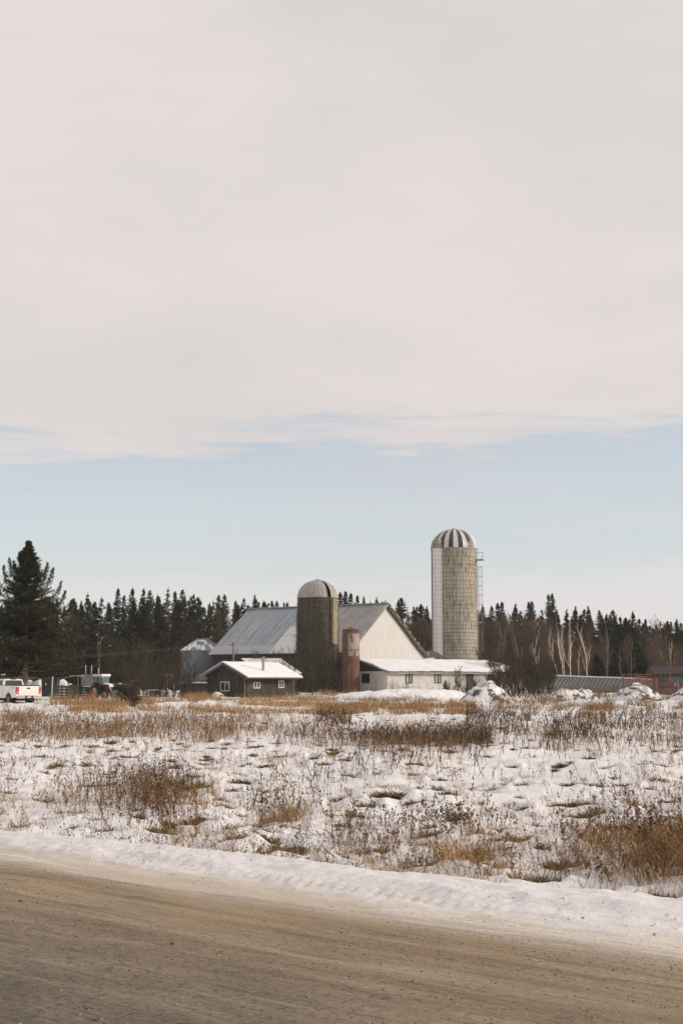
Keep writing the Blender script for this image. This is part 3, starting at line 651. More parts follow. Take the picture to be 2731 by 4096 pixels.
for px_ in (1635, 1750): window(annex, (along(px_), 0, wz), .92, 1.16, 'x', wf, curtain=cur)
lf = solve_t(1463, ao, ab); window(annex, (0, lf, P(1463, 2713, 167).z - AG), 1.9, 1.15, 'y', wf)
window(annex, (along(2035), 0, wz), 1.0, 1.1, 'x', wf)
MB().box(along(1864), along(1893), -.05, 0.001, 0, 2.25).build('door', M_dwood, annex)
MB().box(along(1950), along(1976), -.05, 0.001, .2, 2.2).build('doorway_board', M_black, annex)
nb = MB().box(along(1682), along(1697), -.04, 0.001, wz - .15, wz + .52).build('notice', mat('white notice', (.72, .68, .65), (.66, .62, .6), 3), annex)
rd_ = mat('faded red ink', (.42, .20, .15), (.5, .3, .25), 9)
q = MB()
for k in range(5):
    a = along(1683.5); q.box(a + .04 + .08 * (k % 2), a + .22 + .05 * ((k * 7) % 3), -.046, -.04, wz + .40 - k * .115, wz + .44 - k * .115)
q.build('faded_marks', rd_, nb)
MB().box(along(1990), along(2000), -.06, 0.001, .3, 1.9).build('downpipe', M_dwood, annex)

# --- dark shed
so_ = P(978, 2795, 140); SG = .08; sa = R(40); sl_ = Vector((math.cos(sa), math.sin(sa), 0)); sb = Vector((-sl_.y, sl_.x, 0))
shed = thing('shed', 'small weathered dark wooden shed with snow roof and white windows', 'shed', (so_.x, so_.y, SG), sa)
SL = solve_t(1174, so_, sl_); SW = solve_t(828, so_, sb); RY = SW / 2
zr = P(887, 2651, 142.5).z - SG; ze = P(987, 2710, 139).z - SG; sls = (zr - ze) / (RY + 1.0)
ez0 = ze + sls * 1.0
sh = mat('weathered shed boards', (.065, .052, .040), (.035, .032, .030), 1.4, .9, st=(3, 3, .5), c3=(.13, .095, .06), s3=1.1, lo3=.52, hi3=.72)
MB().prism([(0, -.3), (0, ez0 - .1), (RY, zr - .1), (SW, ez0 - .1), (SW, -.3)], 'x', 0, SL).build('wall', sh, shed)
for (xx_, yy_) in ((-.03, 1.25), ): MB().box(xx_, 0, yy_ - .03, yy_ + .03, 0, 2.5).build('batten', mat('pale batten', (.16, .155, .15), (.12, .12, .12), 4), shed)
MB().box(-.04, .04, -.04, .04, 0, ez0 - .12).build('corner_board', mat('grey corner board', (.17, .15, .12), (.12, .11, .09), 4), shed)
MB().box(SL - .04, SL + .04, -.04, .04, 0, ez0 - .12).build('corner_board', bpy.data.materials['grey corner board'], shed)
MB().box(.45, .50, -.03, 0, .1, 1.2, Matrix.Rotation(.0, 4, 'Y')).build('brace', bpy.data.materials['grey corner board'], shed)
ry = lambda y, o=0: (ze + (y + 1.0) * sls if y < RY else ze + (2 * RY - y + 1.0) * sls) + o
pr = [(-1.0, ry(-1)), (RY, zr), (SW + 1.0, ry(SW + 1))]
def yz_slab(name, pr, x0, x1, lo, hi, m, parent, nx=60, amp=0.0, rag=0.0, sd_=0):
    ys = []
    for i in range(len(pr) - 1):
        for k in range(14): f = k / 14; ys.append((pr[i][0] * (1 - f) + pr[i + 1][0] * f, pr[i][1] * (1 - f) + pr[i + 1][1] * f))
    ys.append(pr[-1]); ys = np.array(ys); xs = np.linspace(x0, x1, nx)
    Y, X = np.meshgrid(ys[:, 0], xs); Z = np.tile(ys[:, 1], (nx, 1)); dz = amp * (vn(X, Y, .9, sd_) + .5 * vn(X, Y, 2.4, sd_)) if amp else 0
    Yr = Y.copy()
    if rag: Yr[:, 0] += rag * (np.arange(nx) % 2) ; 
    top = np.stack([X, Yr, Z + hi + dz], -1).reshape(-1, 3); bot = np.stack([X, Yr, Z + lo], -1).reshape(-1, 3)
    n, k = X.shape; nn = n * k; i = np.arange(n - 1)[:, None] * k + np.arange(k - 1)[None]; q = np.stack([i, i + k, i + 1 + k, i + 1], -1).reshape(-1, 4); e = []
    for a in range(k - 1): e += [(a, a + 1, a + 1 + nn, a + nn), ((n - 1) * k + a, (n - 1) * k + a + nn, (n - 1) * k + a + 1 + nn, (n - 1) * k + a + 1)]
    for a in range(n - 1): e += [(a * k, a * k + nn, (a + 1) * k + nn, (a + 1) * k), (a * k + k - 1, (a + 1) * k + k - 1, (a + 1) * k + k - 1 + nn, a * k + k - 1 + nn)]
    return mesh_np(name, np.vstack([top, bot]), np.vstack([q, q[:, ::-1] + nn, np.array(e)]), m, parent)
yz_slab('roof', pr, -.45, SL + .45, -.13, 0, mat('rough roof deck', (.16, .15, .14), (.10, .095, .09), 3), shed)
pr2 = [(-1.06, ry(-1.0) - .01), (RY, zr), (SW + .95, ry(SW + .95))]
yz_slab('roof_snow', pr2, -.40, SL + .42, .003, .13, M_snowroof, shed, 90, .03, .10, 5)
q = MB()
for k in range(38): 
    x_ = -.3 + k * (SL + .6) / 37; q.add([(x_ - .03, -1.04, ze - .01), (x_ + .03, -1.04, ze - .01), (x_, -1.0, ze - .01), (x_, -1.03, ze - .05 - .10 * rng.rand())], [(0, 1, 3), (1, 2, 3), (2, 0, 3), (0, 2, 1)])
q.build('eave_fringe', M_dwood, shed)['kind'] = 'stuff'
soff = mat('pale soffit', (.24, .235, .23), (.18, .175, .17), 4)
for side in (0, 1):
    a, b2 = ((-1.0, ry(-1)), (RY, zr)) if side == 0 else ((SW + 1.0, ry(SW + 1)), (RY, zr))
    MB().add([(x_, a[0], a[1] - .20) for x_ in (-.50, -.452)] + [(x_, b2[0], b2[1] - .20) for x_ in (-.50, -.452)] + [(x_, a[0], a[1] + .03) for x_ in (-.50, -.452)] + [(x_, b2[0], b2[1] + .03) for x_ in (-.50, -.452)], [(0, 1, 3, 2), (4, 6, 7, 5), (0, 2, 6, 4), (1, 5, 7, 3), (0, 4, 5, 1), (2, 3, 7, 6)]).build('barge_board', soff if side else mat('dark barge', (.10, .095, .09), (.07, .068, .065), 4), shed)
MB().prism([(SW + .02, ry(SW) - .42), (SW + .98, ry(SW + 1) - .17), (SW + .98, ry(SW + 1) - .14), (SW + .02, ry(SW) - .14)], 'x', -.44, SL + .44).build('soffit', mat('light soffit', (.40, .40, .41), (.33, .33, .34), 3), shed)
ww = mat('white window frame', (.70, .69, .64), (.60, .59, .55), 5)
shw = lambda px_: solve_t(px_, so_, sl_)
wy = solve_t(901, so_, sb); window(shed, (0, wy, P(901, 2745.5, 142).z - SG), 1.52, .96, 'y', ww, fw=.08)
window(shed, (shw(1027), 0, P(1027, 2741, 141).z - SG), .82, .62, 'x', ww, fw=.09)
window(shed, (shw(1125), 0, P(1125, 2737, 143).z - SG), .70, .74, 'x', ww, fw=.09)
cpx = P(1053, 2668, 142.2)
M_ = Matrix.Translation((so_.x, so_.y, SG)) @ Matrix.Rotation(sa, 4, 'Z'); lc = M_.inverted() @ cpx
ch = MB().tube([(lc.x, lc.y, lc.z - .3), (lc.x, lc.y, P(1053, 2630, 142.2).z - SG)], .13, 12).build('chimney', mat('sooty flue', (.36, .34, .31), (.22, .21, .20), 4, .6), shed, True)
MB().lathe([(.01, .12), (.17, .10), (.17, .03), (.11, 0), (.01, 0)], 12, (lc.x, lc.y, P(1053, 2630, 142.2).z - SG - .02)).build('cap', M_galv, ch)

# --- snow-roofed lean-to against the barn, behind the shed
lo_ = P(985, 2632, 158)
lean = thing('lean_to', 'snow-covered lean-to roof between the dark shed and the barn', 'lean-to', (P(985, 2700, 158).x, 158, .3), R(8))
zt = P(985, 2634, 158).z - .3; zb = P(1190, 2694, 153).z - .3
pts = [(-.3, 3.8, zt), (4.2, 3.8, zt), (6.1, -.6, zb), (1.5, -.6, zb)]
MB().add([(x_, y_, z_) for (x_, y_, z_) in pts] + [(x_, y_, z_ - .12) for (x_, y_, z_) in pts], [(0, 1, 2, 3), (7, 6, 5, 4), (0, 4, 5, 1), (1, 5, 6, 2), (2, 6, 7, 3), (3, 7, 4, 0)]).build('roof', M_dwood, lean)
MB().add([(x_, y_, z_ + .10) for (x_, y_, z_) in pts] + [(x_, y_, z_ + .003) for (x_, y_, z_) in pts], [(0, 1, 2, 3), (7, 6, 5, 4), (0, 4, 5, 1), (1, 5, 6, 2), (2, 6, 7, 3), (3, 7, 4, 0)]).build('roof_snow', M_snowroof, lean)
MB().box(1.7, 5.6, -.3, -.1, -.5, zb - .12).build('wall', M_dwood, lean)

# --- silos
def stave_mat(name, base, dark, rings, zoff, moss=0.0, stain=.5, warm=(.5, .43, .34)):
    m, t, b = new_mat(name); co, s = uvsep(t); X, Yv, Z = s
    ang = math_(t, 'ARCTAN2', Yv, X); per = 2 * math.pi / 44
    l, f = ribs(t, ang, per, .10); hn = math_(t, 'FRACT', math_(t, 'DIVIDE', Z, rings))
    cyl = N(t, 'ShaderNodeCombineXYZ'); t.links.new(math_(t, 'MULTIPLY', ang, 3.4), cyl.inputs[0]); t.links.new(Z, cyl.inputs[2])
    cc = cyl.outputs[0]
    st = noise(t, mapping(t, cc, (1.4, 1, .22)), 1.4, 6, .65); st2 = noise(t, mapping(t, cc, (3.5, 1, .5), loc=(4, 0, 2)), 1.3, 5, .7); bg = noise(t, cc, .35, 3, .5)
    c = mixc(t, smooth(t, bg, .3, .7), base, tuple(x * .82 for x in base)); c = mixc(t, smooth(t, st, .35, .7), c, warm)
    sm2 = math_(t, 'MULTIPLY', smooth(t, st2, .46, .62), smooth(t, math_(t, 'ADD', bg, math_(t, 'MULTIPLY', st, .5)), .58, .84)); c = mixc(t, math_(t, 'MULTIPLY', sm2, stain), c, dark)
    c = mixc(t, math_(t, 'MULTIPLY', l, .75), c, tuple(x * .30 for x in base))
    j = math_(t, 'LESS_THAN', hn, .05); c = mixc(t, math_(t, 'MULTIPLY', j, .55), c, dark)
    t.links.new(c, b.inputs['Base Color']); b.inputs['Roughness'].default_value = .85
    bp = N(t, 'ShaderNodeBump'); bp.inputs['Distance'].default_value = .04; t.links.new(math_(t, 'SUBTRACT', 1.0, l), bp.inputs['Height']); t.links.new(bp.outputs[0], b.inputs['Normal'])
    return m
def dome_gores(parent, r, h, z0, n, mats, a_off=0.0, missing=(), k=1.0):
    per = 2 * math.pi / n
    for i in range(n):
        if i in missing: continue
        m = MB(); vs = []; fs = []; rows = 12
        for a in range(rows + 1):
            ph = a / rows * math.pi / 2 * .97; rr = r * math.cos(ph) ** .92; z = z0 + h * math.sin(ph)
            for (da, dr) in ((0.0, .02), (.08, .0), (.5, .018), (.92, .0), (1.0, .02)): an = a_off + (i + da) * per; vs.append(((rr + dr) * math.cos(an), (rr + dr) * math.sin(an), z))
        for a in range(rows):
            for b2 in range(4): fs.append((a * 5 + b2, a * 5 + b2 + 1, (a + 1) * 5 + b2 + 1, (a + 1) * 5 + b2))
        nb_ = len(vs); vs2 = [(x_ * .985, y_ * .985, z_ - .02) for (x_, y_, z_) in vs]
        m.add(vs, fs); m.add(vs2, [f[::-1] for f in fs])
        for b2 in range(4): m.f.append((b2, b2 + nb_, b2 + 1 + nb_, b2 + 1))
        m.build('dome_panel', mats[i % len(mats)] if not callable(mats) else mats(i), parent, True)
    MB().lathe([(.30, z0 + h * .985), (.32, z0 + h + .03), (.14, z0 + h + .12), (.02, z0 + h + .14)], 16).build('dome_cap', M_galv, parent)
YS = 206; sc_ = P(1820, 2734, YS); sr = (PX(1913, YS) - PX(1728, YS)) / 2; gS = .55
silo = thing('silo', 'tall concrete stave silo with black and white striped dome', 'silo', (sc_.x + .0, YS, gS), 0)
hs_ = P(1820, 2198, YS).z - gS; ht = P(1820, 2117, YS).z - gS
MB().lathe([(sr, -.5), (sr, hs_)], 88).build('stave_wall', stave_mat('concrete staves', (.35, .32, .255), (.085, .078, .062), 1.16, 0, stain=1.0, warm=(.45, .40, .32)), silo, True)
hoop = mat('rusty hoop', (.13, .11, .09), (.20, .15, .11), 4, .7)
zs = list(np.arange(1.0, 9.5, .52)) + list(np.arange(9.9, hs_ - .2, 1.16)); q = MB()
for i, z in enumerate(zs): q.lathe([(sr + .005, z - .03), (sr + .045, z), (sr + .005, z + .03)], 60)
q.build('hoops', hoop, silo)
black_p = mat('faded black paint', (.030, .036, .042), (.075, .082, .088), .9, .4, lo=.4, hi=.75); white_p = mat('chalky white paint', (.62, .59, .56), (.50, .47, .45), .9, .5); grey_p = mat('weathered green grey paint', (.17, .18, .17), (.25, .25, .23), 1, .5)
def gore(i):
    a = (i + .5) * 2 * math.pi / 30 ; d = math.degrees(a) % 360
    if d > 316 and d < 330: return grey_p
    if d > 330: return white_p
    return black_p if i % 2 else white_p
dome_gores(silo, sr + .05, ht - hs_, hs_, 30, gore)
MB().lathe([(sr - .04, hs_ - .05), (sr + .08, hs_ - .04), (sr + .08, hs_ + .04), (sr, hs_ + .05)], 60).build('dome_rim', M_galv, silo)
# chute on the left front of the silo
cA = R(222); cr = .75
chm = MB(); ccx, ccy = (sr + .12) * math.cos(cA), (sr + .12) * math.sin(cA)
chm.lathe([(cr, 0), (cr, hs_ - .1)], 28, (ccx, ccy, 0))
def chute_mat():
    m, t, b = new_mat('white chute sheet'); co, s = uvsep(t); l, f = ribs(t, s[2], .62, .09)
    c = mixc(t, noise(t, co, 1.5, 5, .6), (.60, .58, .60), (.70, .67, .66)); c = mixc(t, math_(t, 'MULTIPLY', l, .6), c, (.28, .25, .25)); t.links.new(c, b.inputs['Base Color']); b.inputs['Roughness'].default_value = .5; return m
chute = chm.build('chute', chute_mat(), silo, True)
MB().box(-.06, .06, -.02, .10, 0, hs_ - .1, Matrix.Translation((ccx - cr - .02, ccy, 0))).build('chute_seam', mat('maroon seam', (.16, .09, .08), (.10, .06, .06), 4), chute)
hm = MB(); hm.lathe([(cr + .02, hs_ - .1), (cr + .02, hs_ + .55), (cr * .9, hs_ + 1.1), (.1, hs_ + 1.28)], 20, (ccx, ccy, 0)); hm.build('chute_hood', mat('mossy hood', (.30, .27, .19), (.20, .18, .13), 2, .8), silo, True)
# outside ladder with safety cage and a small platform
lx = sr + .25; la = R(-18); LM = Matrix.Rotation(la, 4, 'Z')
ld = MB()
blue = mat('blue grey steel', (.16, .20, .24), (.12, .15, .18), 3, .5, .3)
z0l, z1l = 4.0, P(1920, 2265, YS).z - gS
for yo in (-.2, .2): ld.tube([LM @ Vector((lx, yo, z0l)), LM @ Vector((lx, yo, z1l))], .022, 4)
for z in np.arange(z0l, z1l, .35): ld.tube([LM @ Vector((lx, -.2, z)), LM @ Vector((lx, .2, z))], .014, 4)
for z in np.arange(z0l + .5, z1l, 1.16): ld.tube([LM @ Vector((sr, 0, z)), LM @ Vector((lx, 0, z))], .02, 4)
lad = ld.build('ladder', blue, silo)
cg = MB()
for z in np.arange(z0l + 1.6, z1l + .1, 1.35): cg.tube([LM @ Vector((lx + .62 * math.sin(a) if 1 else 0, -.36 * math.cos(a), z)) for a in np.linspace(0, math.pi, 9)], .017, 4)
for a in (R(40), R(90), R(140)): cg.tube([LM @ Vector((lx + .62 * math.sin(a), -.36 * math.cos(a), z0l + 1.6)), LM @ Vector((lx + .62 * math.sin(a), -.36 * math.cos(a), z1l))], .017, 4)
cg.build('safety_cage', blue, silo)
pz = P(1920, 2241, YS).z - gS; pm = MB(); pm.box(0, .95, -.5, .5, -.12, 0, Matrix.Translation((0, 0, pz)) @ LM @ Matrix.Translation((sr + .02, 0, 0))); plat = pm.build('platform', M_black, silo)
pr_ = MB(); c4 = [(sr + .92, -.45), (sr + .92, .45), (sr + .05, .45), (sr + .05, -.45)]
for (a, b2) in c4[:2]: pr_.tube([LM @ Vector((a, b2, pz)), LM @ Vector((a, b2, pz + 1.05))], .018, 4)
for i in range(4): a, b2 = c4[i], c4[(i + 1) % 4]; pr_.tube([LM @ Vector((a[0], a[1], pz + 1.05)), LM @ Vector((b2[0], b2[1], pz + 1.05))], .018, 4)
pr_.tube([LM @ Vector((sr + .05, -.45, pz + 1.0)), LM @ Vector((sr + .92, -.45, pz))], .014, 4); pr_.build('railing', blue, plat)

# weathered small silo
YD = 171; dc = P(1269, 2734, YD); dr = (PX(1350, YD) - PX(1189, YD)) / 2; gD = .3
dsilo = thing('silo', 'shorter dark vine-covered silo with dull pink-grey dome missing a panel', 'silo', (dc.x, YD, gD), 0)
hd = P(1269, 2394, YD).z - gD; hdt = P(1269, 2321, YD).z - gD
MB().lathe([(dr, -.5), (dr, hd)], 80).build('stave_wall', stave_mat('dark mossy staves', (.070, .060, .044), (.028, .028, .022), .78, 0, stain=.9, warm=(.10, .087, .063)), dsilo, True)
q = MB()
for z in np.arange(.8, hd - .1, .78): q.lathe([(dr + .005, z - .025), (dr + .035, z), (dr + .005, z + .025)], 50)
q.build('hoops', mat('black hoop', (.04, .036, .03), (.07, .06, .045), 4, .8), dsilo)
pk = mat('dull pinkish dome paint', (.36, .325, .30), (.29, .265, .245), 1.2, .6)
dome_gores(dsilo, dr + .03, hdt - hd, hd, 30, [pk], missing=(25, ))
MB().lathe([(dr - .3, hd - .2), (dr - .3, hd + .02), (dr * .6, hd + (hdt - hd) * .6)], 40).build('dome_inside', M_black, dsilo)
MB().lathe([(dr - .03, hd - .04), (dr + .07, hd - .03), (dr + .07, hd + .03), (dr, hd + .04)], 60).build('dome_rim', M_dwood, dsilo)
ca = R(-38); q = MB(); q.box(-.1, .34, -.42, .42, hd * .52, hd - .1, Matrix.Rotation(ca, 4, 'Z') @ Matrix.Translation((dr, 0, 0))); q.build('chute', mat('lichen chute', (.30, .255, .16), (.20, .17, .11), 1.5, .85, c3=(.11, .10, .06), s3=2), dsilo)
MB().tube([Matrix.Rotation(ca, 3, 'Z') @ Vector((dr + .25, .1, 3.0)), Matrix.Rotation(ca, 3, 'Z') @ Vector((dr + .25, .1, hd * .54))], .06, 6).build('pipe', mat('yellowed pipe', (.27, .22, .12), (.2, .16, .1), 3), dsilo)

# rust tank
YT = 166; tcx = P(1404, 2734, YT); tr_ = (PX(1438, YT) - PX(1370, YT)) / 2; gT = .35
tank = thing('rusty_tank', 'upright rusty red steel tank with flaking white panels beside the dark silo', 'tank', (tcx.x, YT, gT), 0)
def rust():
    m, t, b = new_mat('rusty red steel'); co, s = uvsep(t); X, Yv, Z = s; n = noise(t, mapping(t, co, (1.5, 1.5, .5)), 1.5, 6, .65); n2 = noise(t, mapping(t, co, (3, 3, .8), loc=(2, 2, 2)), 1.4, 5, .7)
    c = mixc(t, smooth(t, n, .3, .7), (.175, .085, .050), (.09, .052, .036)); c = mixc(t, smooth(t, n2, .55, .75), c, (.30, .17, .11))
    top = math_(t, 'MULTIPLY', box_mask(t, Z, 3.9, 7.15, .1), smooth(t, math_(t, 'ADD', Yv, X), 1.2, -1.2))
    pan = math_(t, 'MULTIPLY', math_(t, 'MULTIPLY', smooth(t, math_(t, 'ADD', n, math_(t, 'MULTIPLY', n2, .4)), .58, .70), box_mask(t, X, -.35, .95, .1)), box_mask(t, Z, 4.4, 7.0, .1))
    c = mixc(t, math_(t, 'MULTIPLY', pan, .9), c, (.36, .33, .29)); bnd = box_mask(t, math_(t, 'PINGPONG', math_(t, 'SUBTRACT', Z, 1.1), 2.0), 0, .07, .02); c = mixc(t, math_(t, 'MULTIPLY', bnd, .7), c, (.13, .055, .04))
    t.links.new(c, b.inputs['Base Color']); b.inputs['Roughness'].default_value = .75; return m
rmm = rust(); hT = P(1406, 2521, YT).z - gT
MB().lathe([(tr_, -.3), (tr_, hT)], 40).build('shell', rmm, tank, True)
MB().lathe([(tr_ + .05, hT - .02), (tr_ + .05, hT + .04), (tr_ * .5, hT + .22), (.10, hT + .30)], 32).build('lid', rmm, tank, True)
MB().tube([(.0, 0, hT + .28), (0, 0, hT + .40)], .09, 8).build('vent', rmm, tank)
MB().tube([(-tr_ - .05, -.35, .6), (-tr_ - .05, -.35, hT - .6)], .03, 6).build('pipe', rmm, tank)
MB().tube([(-.25, -tr_ - .1, .0), (-.25, -tr_ - .1, P(1393, 2660, YT).z - gT)], .035, 6).build('pipe', mat('pale rust pipe', (.35, .25, .18), (.22, .15, .11), 4), tank)

# grain bin
YB = 200; bc = P(809, 2734, YB); br = PX(896, YB) - PX(809, YB); gB = .5
gbin = thing('grain_bin', 'galvanised corrugated grain bin with snow patches on its cone roof', 'grain bin', (bc.x, YB, gB), 0)
hb_ = P(809, 2604, YB).z - gB; hc = P(812, 2558, YB).z - gB
pf = []; z = -.3; i = 0
while z < hb_: pf.append((br + (.035 if i % 2 else -.0), z)); z += .09; i += 1
pf.append((br, hb_))
MB().lathe(pf, 64).build('wall', mat('bin steel', (.17, .20, .225), (.12, .145, .165), .7, .45, .3, st=(1, 1, .6)), gbin)
nR = 26; q = MB(); q.lathe([(br + .12, hb_ - .03), (.95, hc - .12)], 64); q.build('cone_roof', M_galv, gbin)
q = MB()
for i in range(nR):
    a = (i + .5) * 2 * math.pi / nR; q.tube([((br + .1) * math.cos(a), (br + .1) * math.sin(a), hb_ + .03), (.97 * math.cos(a), .97 * math.sin(a), hc - .06)], .035, 4)
q.build('roof_ribs', M_galv, gbin)
MB().lathe([(.98, hc - .14), (.98, hc + .02), (.85, hc + .10), (.02, hc + .14)], 28).build('roof_collar', M_galv, gbin)
sn = MB()
def patch(i, f0, f1):
    a0 = (i + .57) * 2 * math.pi / nR; a1 = (i + 1.43) * 2 * math.pi / nR; L_ = lambda f: (br + .1) * (1 - f) + .97 * f; Zf = lambda f: hb_ * (1 - f) + (hc - .10) * f
    vs = []
    for dz in (.0, .07):
        for f, a in ((f0, a0), (f0, a1), (f1, a1), (f1, a0)): vs.append((L_(f) * math.cos(a), L_(f) * math.sin(a), Zf(f) + dz))
    sn.add(vs, [(0, 3, 2, 1), (4, 5, 6, 7), (0, 1, 5, 4), (1, 2, 6, 5), (2, 3, 7, 6), (3, 0, 4, 7)])
for i, f0, f1 in ((13, .02, .7), (14, .05, .35), (14, .5, .9), (15, .03, .5), (16, .05, .9), (17, .3, .95), (18, .15, .95), (19, .05, .97), (20, .55, .95), (21, .05, .55), (22, .05, .2)): patch(i, f0, f1)
sn.build('roof_snow', M_snowroof, gbin)
sn = MB().tube([(-.6, -br * .62, hb_ + 1.15), (.35, -br * .62, hb_ + 1.0)], .25, 10); sn.build('roof_hatch', M_galv, gbin)

# low snow-topped wall left of the shed
t1 = thing('low_wall', 'low dark board wall with a line of snow along its top, left of the shed', 'wall', (P(720, 2734, 150).x, 150, .12), 0)
lw = PX(828, 150) - PX(720, 150); hw = P(720, 2733, 150).z - .12
MB().box(0, lw, 0, .2, -.2, hw).build('boards', M_dwood, t1)
q = MB()
for k in range(12): q.box(k * lw / 12, (k + 1) * lw / 12 - .02, -.08, .28, hw + .002, hw + .07 + .06 * rng.rand(), None, .015)
q.build('snow_cap', M_snow, t1)

# --- right edge: long low roof, shed and corral
YL = 168
a = P(2205, 2703, YL + 8); b2 = P(2620, 2720, YL - 4); lo2 = thing('feed_roof', 'long low grey roof with snow in its slanted seams right of the bushes', 'low roof', (a.x, a.y, .45), math.atan2(b2.y - a.y, b2.x - a.x))
Lr = (b2 - a).length; za = a.z - .45; zb = b2.z - .45; 
MB().add([(0, 0, za), (Lr, 0, zb), (Lr + .9, -3.0, zb - 1.5), (-.3, -3.0, za - 1.5), (0, 0.1, za - .1), (Lr, .1, zb - .1), (Lr + .9, -2.9, zb - 1.6), (-.3, -2.9, za - 1.6)], [(0, 1, 2, 3), (7, 6, 5, 4), (0, 4, 5, 1), (1, 5, 6, 2), (2, 6, 7, 3), (3, 7, 4, 0)]).build('roof', mat('grey fibre sheet', (.16, .152, .14), (.12, .115, .105), 1.2, .85), lo2)
q = MB()
for k in range(26):
    f = (k + .5) / 26; f2 = f + 1.15 / Lr; x0_, x1_ = Lr * f, Lr * f2; zt_ = za + (zb - za) * f; zt2 = za + (zb - za) * f2 - 1.5
    q.tube([(x0_, -.05, zt_ + .01), (x1_, -2.95, zt2 + .01)], .015, 4)
q.build('seam_snow', M_snow, lo2)
q = MB(); q.tube([(0, 0, za + .06), (Lr * .3, 0, za + (zb - za) * .3 + .05), (Lr * .62, 0, za + (zb - za) * .62 + .08), (Lr, 0, zb + .05)], .10, 6); q.build('ridge_snow', M_snow, lo2)
for k in range(8): MB().box(Lr * (k + .5) / 8 - .08, Lr * (k + .5) / 8 + .08, -2.8, -2.64, -.6, za - 1.45).build('post', M_pole, lo2)

YR = 152; a = P(2622, 2680, YR)
rs = thing('open_shed', 'low dark roofed shed with blue-green eave band at the right edge', 'shed', (a.x, YR, .4), R(-4))
hR = P(2622, 2700, YR).z - .4; wR = 9.0
MB().box(0.2, wR, .1, 4.5, -.5, hR).build('wall', mat('brown shed wall', (.16, .135, .11), (.10, .09, .075), 1.5, .9, st=(3, 3, .5)), rs)
q = MB(); q.prism([(-.5, hR - .02), (-.5, hR + .15), (2.5, hR + .95), (5.0, hR + .15), (5.0, hR - .02)], 'x', -.4, wR + .5); q.build('roof', mat('dark red roof', (.045, .032, .030), (.03, .024, .023), 2, .8), rs)
MB().box(1.3, wR + .3, -.03, .09, hR - .75, hR - .06).build('eave_band', mat('blue green sheet', (.10, .16, .17), (.075, .12, .13), 2, .6), rs)
sg = MB().box(PX(2692, YR) - a.x, PX(2712, YR) - a.x, -.10, -.03, hR - 1.2, hR - .85).build('sign', mat('lilac sign', (.42, .34, .38), (.34, .27, .31), 4), rs)
q = MB(); sx0 = PX(2692, YR) - a.x
for k in range(3): q.box(sx0 + .05 + .16 * k, sx0 + .15 + .16 * k, -.106, -.10, hR - 1.10, hR - .95)
q.build('sign_marks', mat('dark sign ink', (.12, .08, .10), (.1, .07, .09), 4), sg)
for k in range(4): MB().box(.1 + k * 2.9, .28 + k * 2.9, -.15, 0.09, -.5, hR - .02).build('post', M_dwood, rs)
window(rs, (1.0, .1, hR - 1.0), 1.2, .7, 'x', M_black)

red = mat('rusty red pipe', (.23, .088, .048), (.16, .065, .04), 3, .6, c3=(.20, .08, .05), s3=4, lo3=.5, hi3=.7)
def panel(x0, y0, x1, y1, h, nrail, label, diag=False):
    g = gzf(x0, y0); o = thing('corral_panel', label, 'gate panel', (x0, y0, g), math.atan2(y1 - y0, x1 - x0), 'red corral panels at the right'); L_ = math.hypot(x1 - x0, y1 - y0)
    for xx in (0, L_): MB().tube([(xx, 0, -.1), (xx, 0, h + .05)], .055, 6).build('post', red, o)
    q = MB()
    for k in range(nrail): z = h * (.12 + .86 * k / (nrail - 1)); q.tube([(.03, 0, z), (L_ - .03, 0, z)], .021, 5)
    q.build('rails', red, o)
    q = MB(); n = max(1, int(L_ / 1.3))
    for k in range(1, n + 1): xx = L_ * k / (n + 1); q.tube([(xx, .0, h * .12), (xx, 0, h * .98)], .024, 5)
    q.build('stays', red, o)
    if diag: MB().tube([(L_, 0, h), (L_ + .5, -.3, 0)], .05, 6).build('brace', red, o)
def pp(px, Y): return PX(px, Y), Y
for (a, Ya, b2, Yb, h, n, lb, dg) in [
    (2628, 126, 2706, 124, 1.95, 6, 'rusty red corral panel standing nearest at the right, with sloping end brace', True),
    (2556, 132, 2622, 128, 1.9, 6, 'rusty red corral panel between the tall gate and the nearest panel', False),
    (2489, 138, 2543, 134, 2.1, 6, 'leftmost rusty red corral panel behind the snow mound', False),
    (2493, 148, 2600, 152, 2.2, 5, 'red corral panel at the back left, seen through the others', False),
    (2600, 150, 2680, 146, 2.3, 5, 'red corral panel at the back right before the dark shed', False),
    (2545, 134, 2590, 150, 2.1, 5, 'red corral panel turned end-on in the middle of the pen', False)]:
    x0, y0 = pp(a, Ya); x1, y1 = pp(b2, Yb); panel(x0, y0, x1, y1, h, n, lb, dg)

# ------------------------------------------------------------------ snow mounds
def mound_mat():
    m, t, b = new_mat('snow over dirt heap'); g = N(t, 'ShaderNodeNewGeometry'); co = N(t, 'ShaderNodeTexCoord').outputs['Object']
    n = noise(t, mapping(t, co, (1, 1, 1.3)), 1.3, 5, .6); n2 = noise(t, co, 8, 5, .7)
    f = smooth(t, math_(t, 'ADD', n, math_(t, 'MULTIPLY', math_(t, 'SUBTRACT', n2, .5), .40)), .53, .58)
    c = mixc(t, f, mixc(t, n2, (.76, .76, .79), (.85, .845, .85)), mixc(t, n2, (.05, .038, .025), (.17, .12, .07)))
    t.links.new(c, b.inputs['Base Color']); b.inputs['Roughness'].default_value = .75
    bp = N(t, 'ShaderNodeBump'); bp.inputs['Distance'].default_value = .08; t.links.new(math_(t, 'SUBTRACT', n2, math_(t, 'MULTIPLY', f, .6)), bp.inputs['Height']); t.links.new(bp.outputs[0], b.inputs['Normal'])
    return m
M_mound = mound_mat()
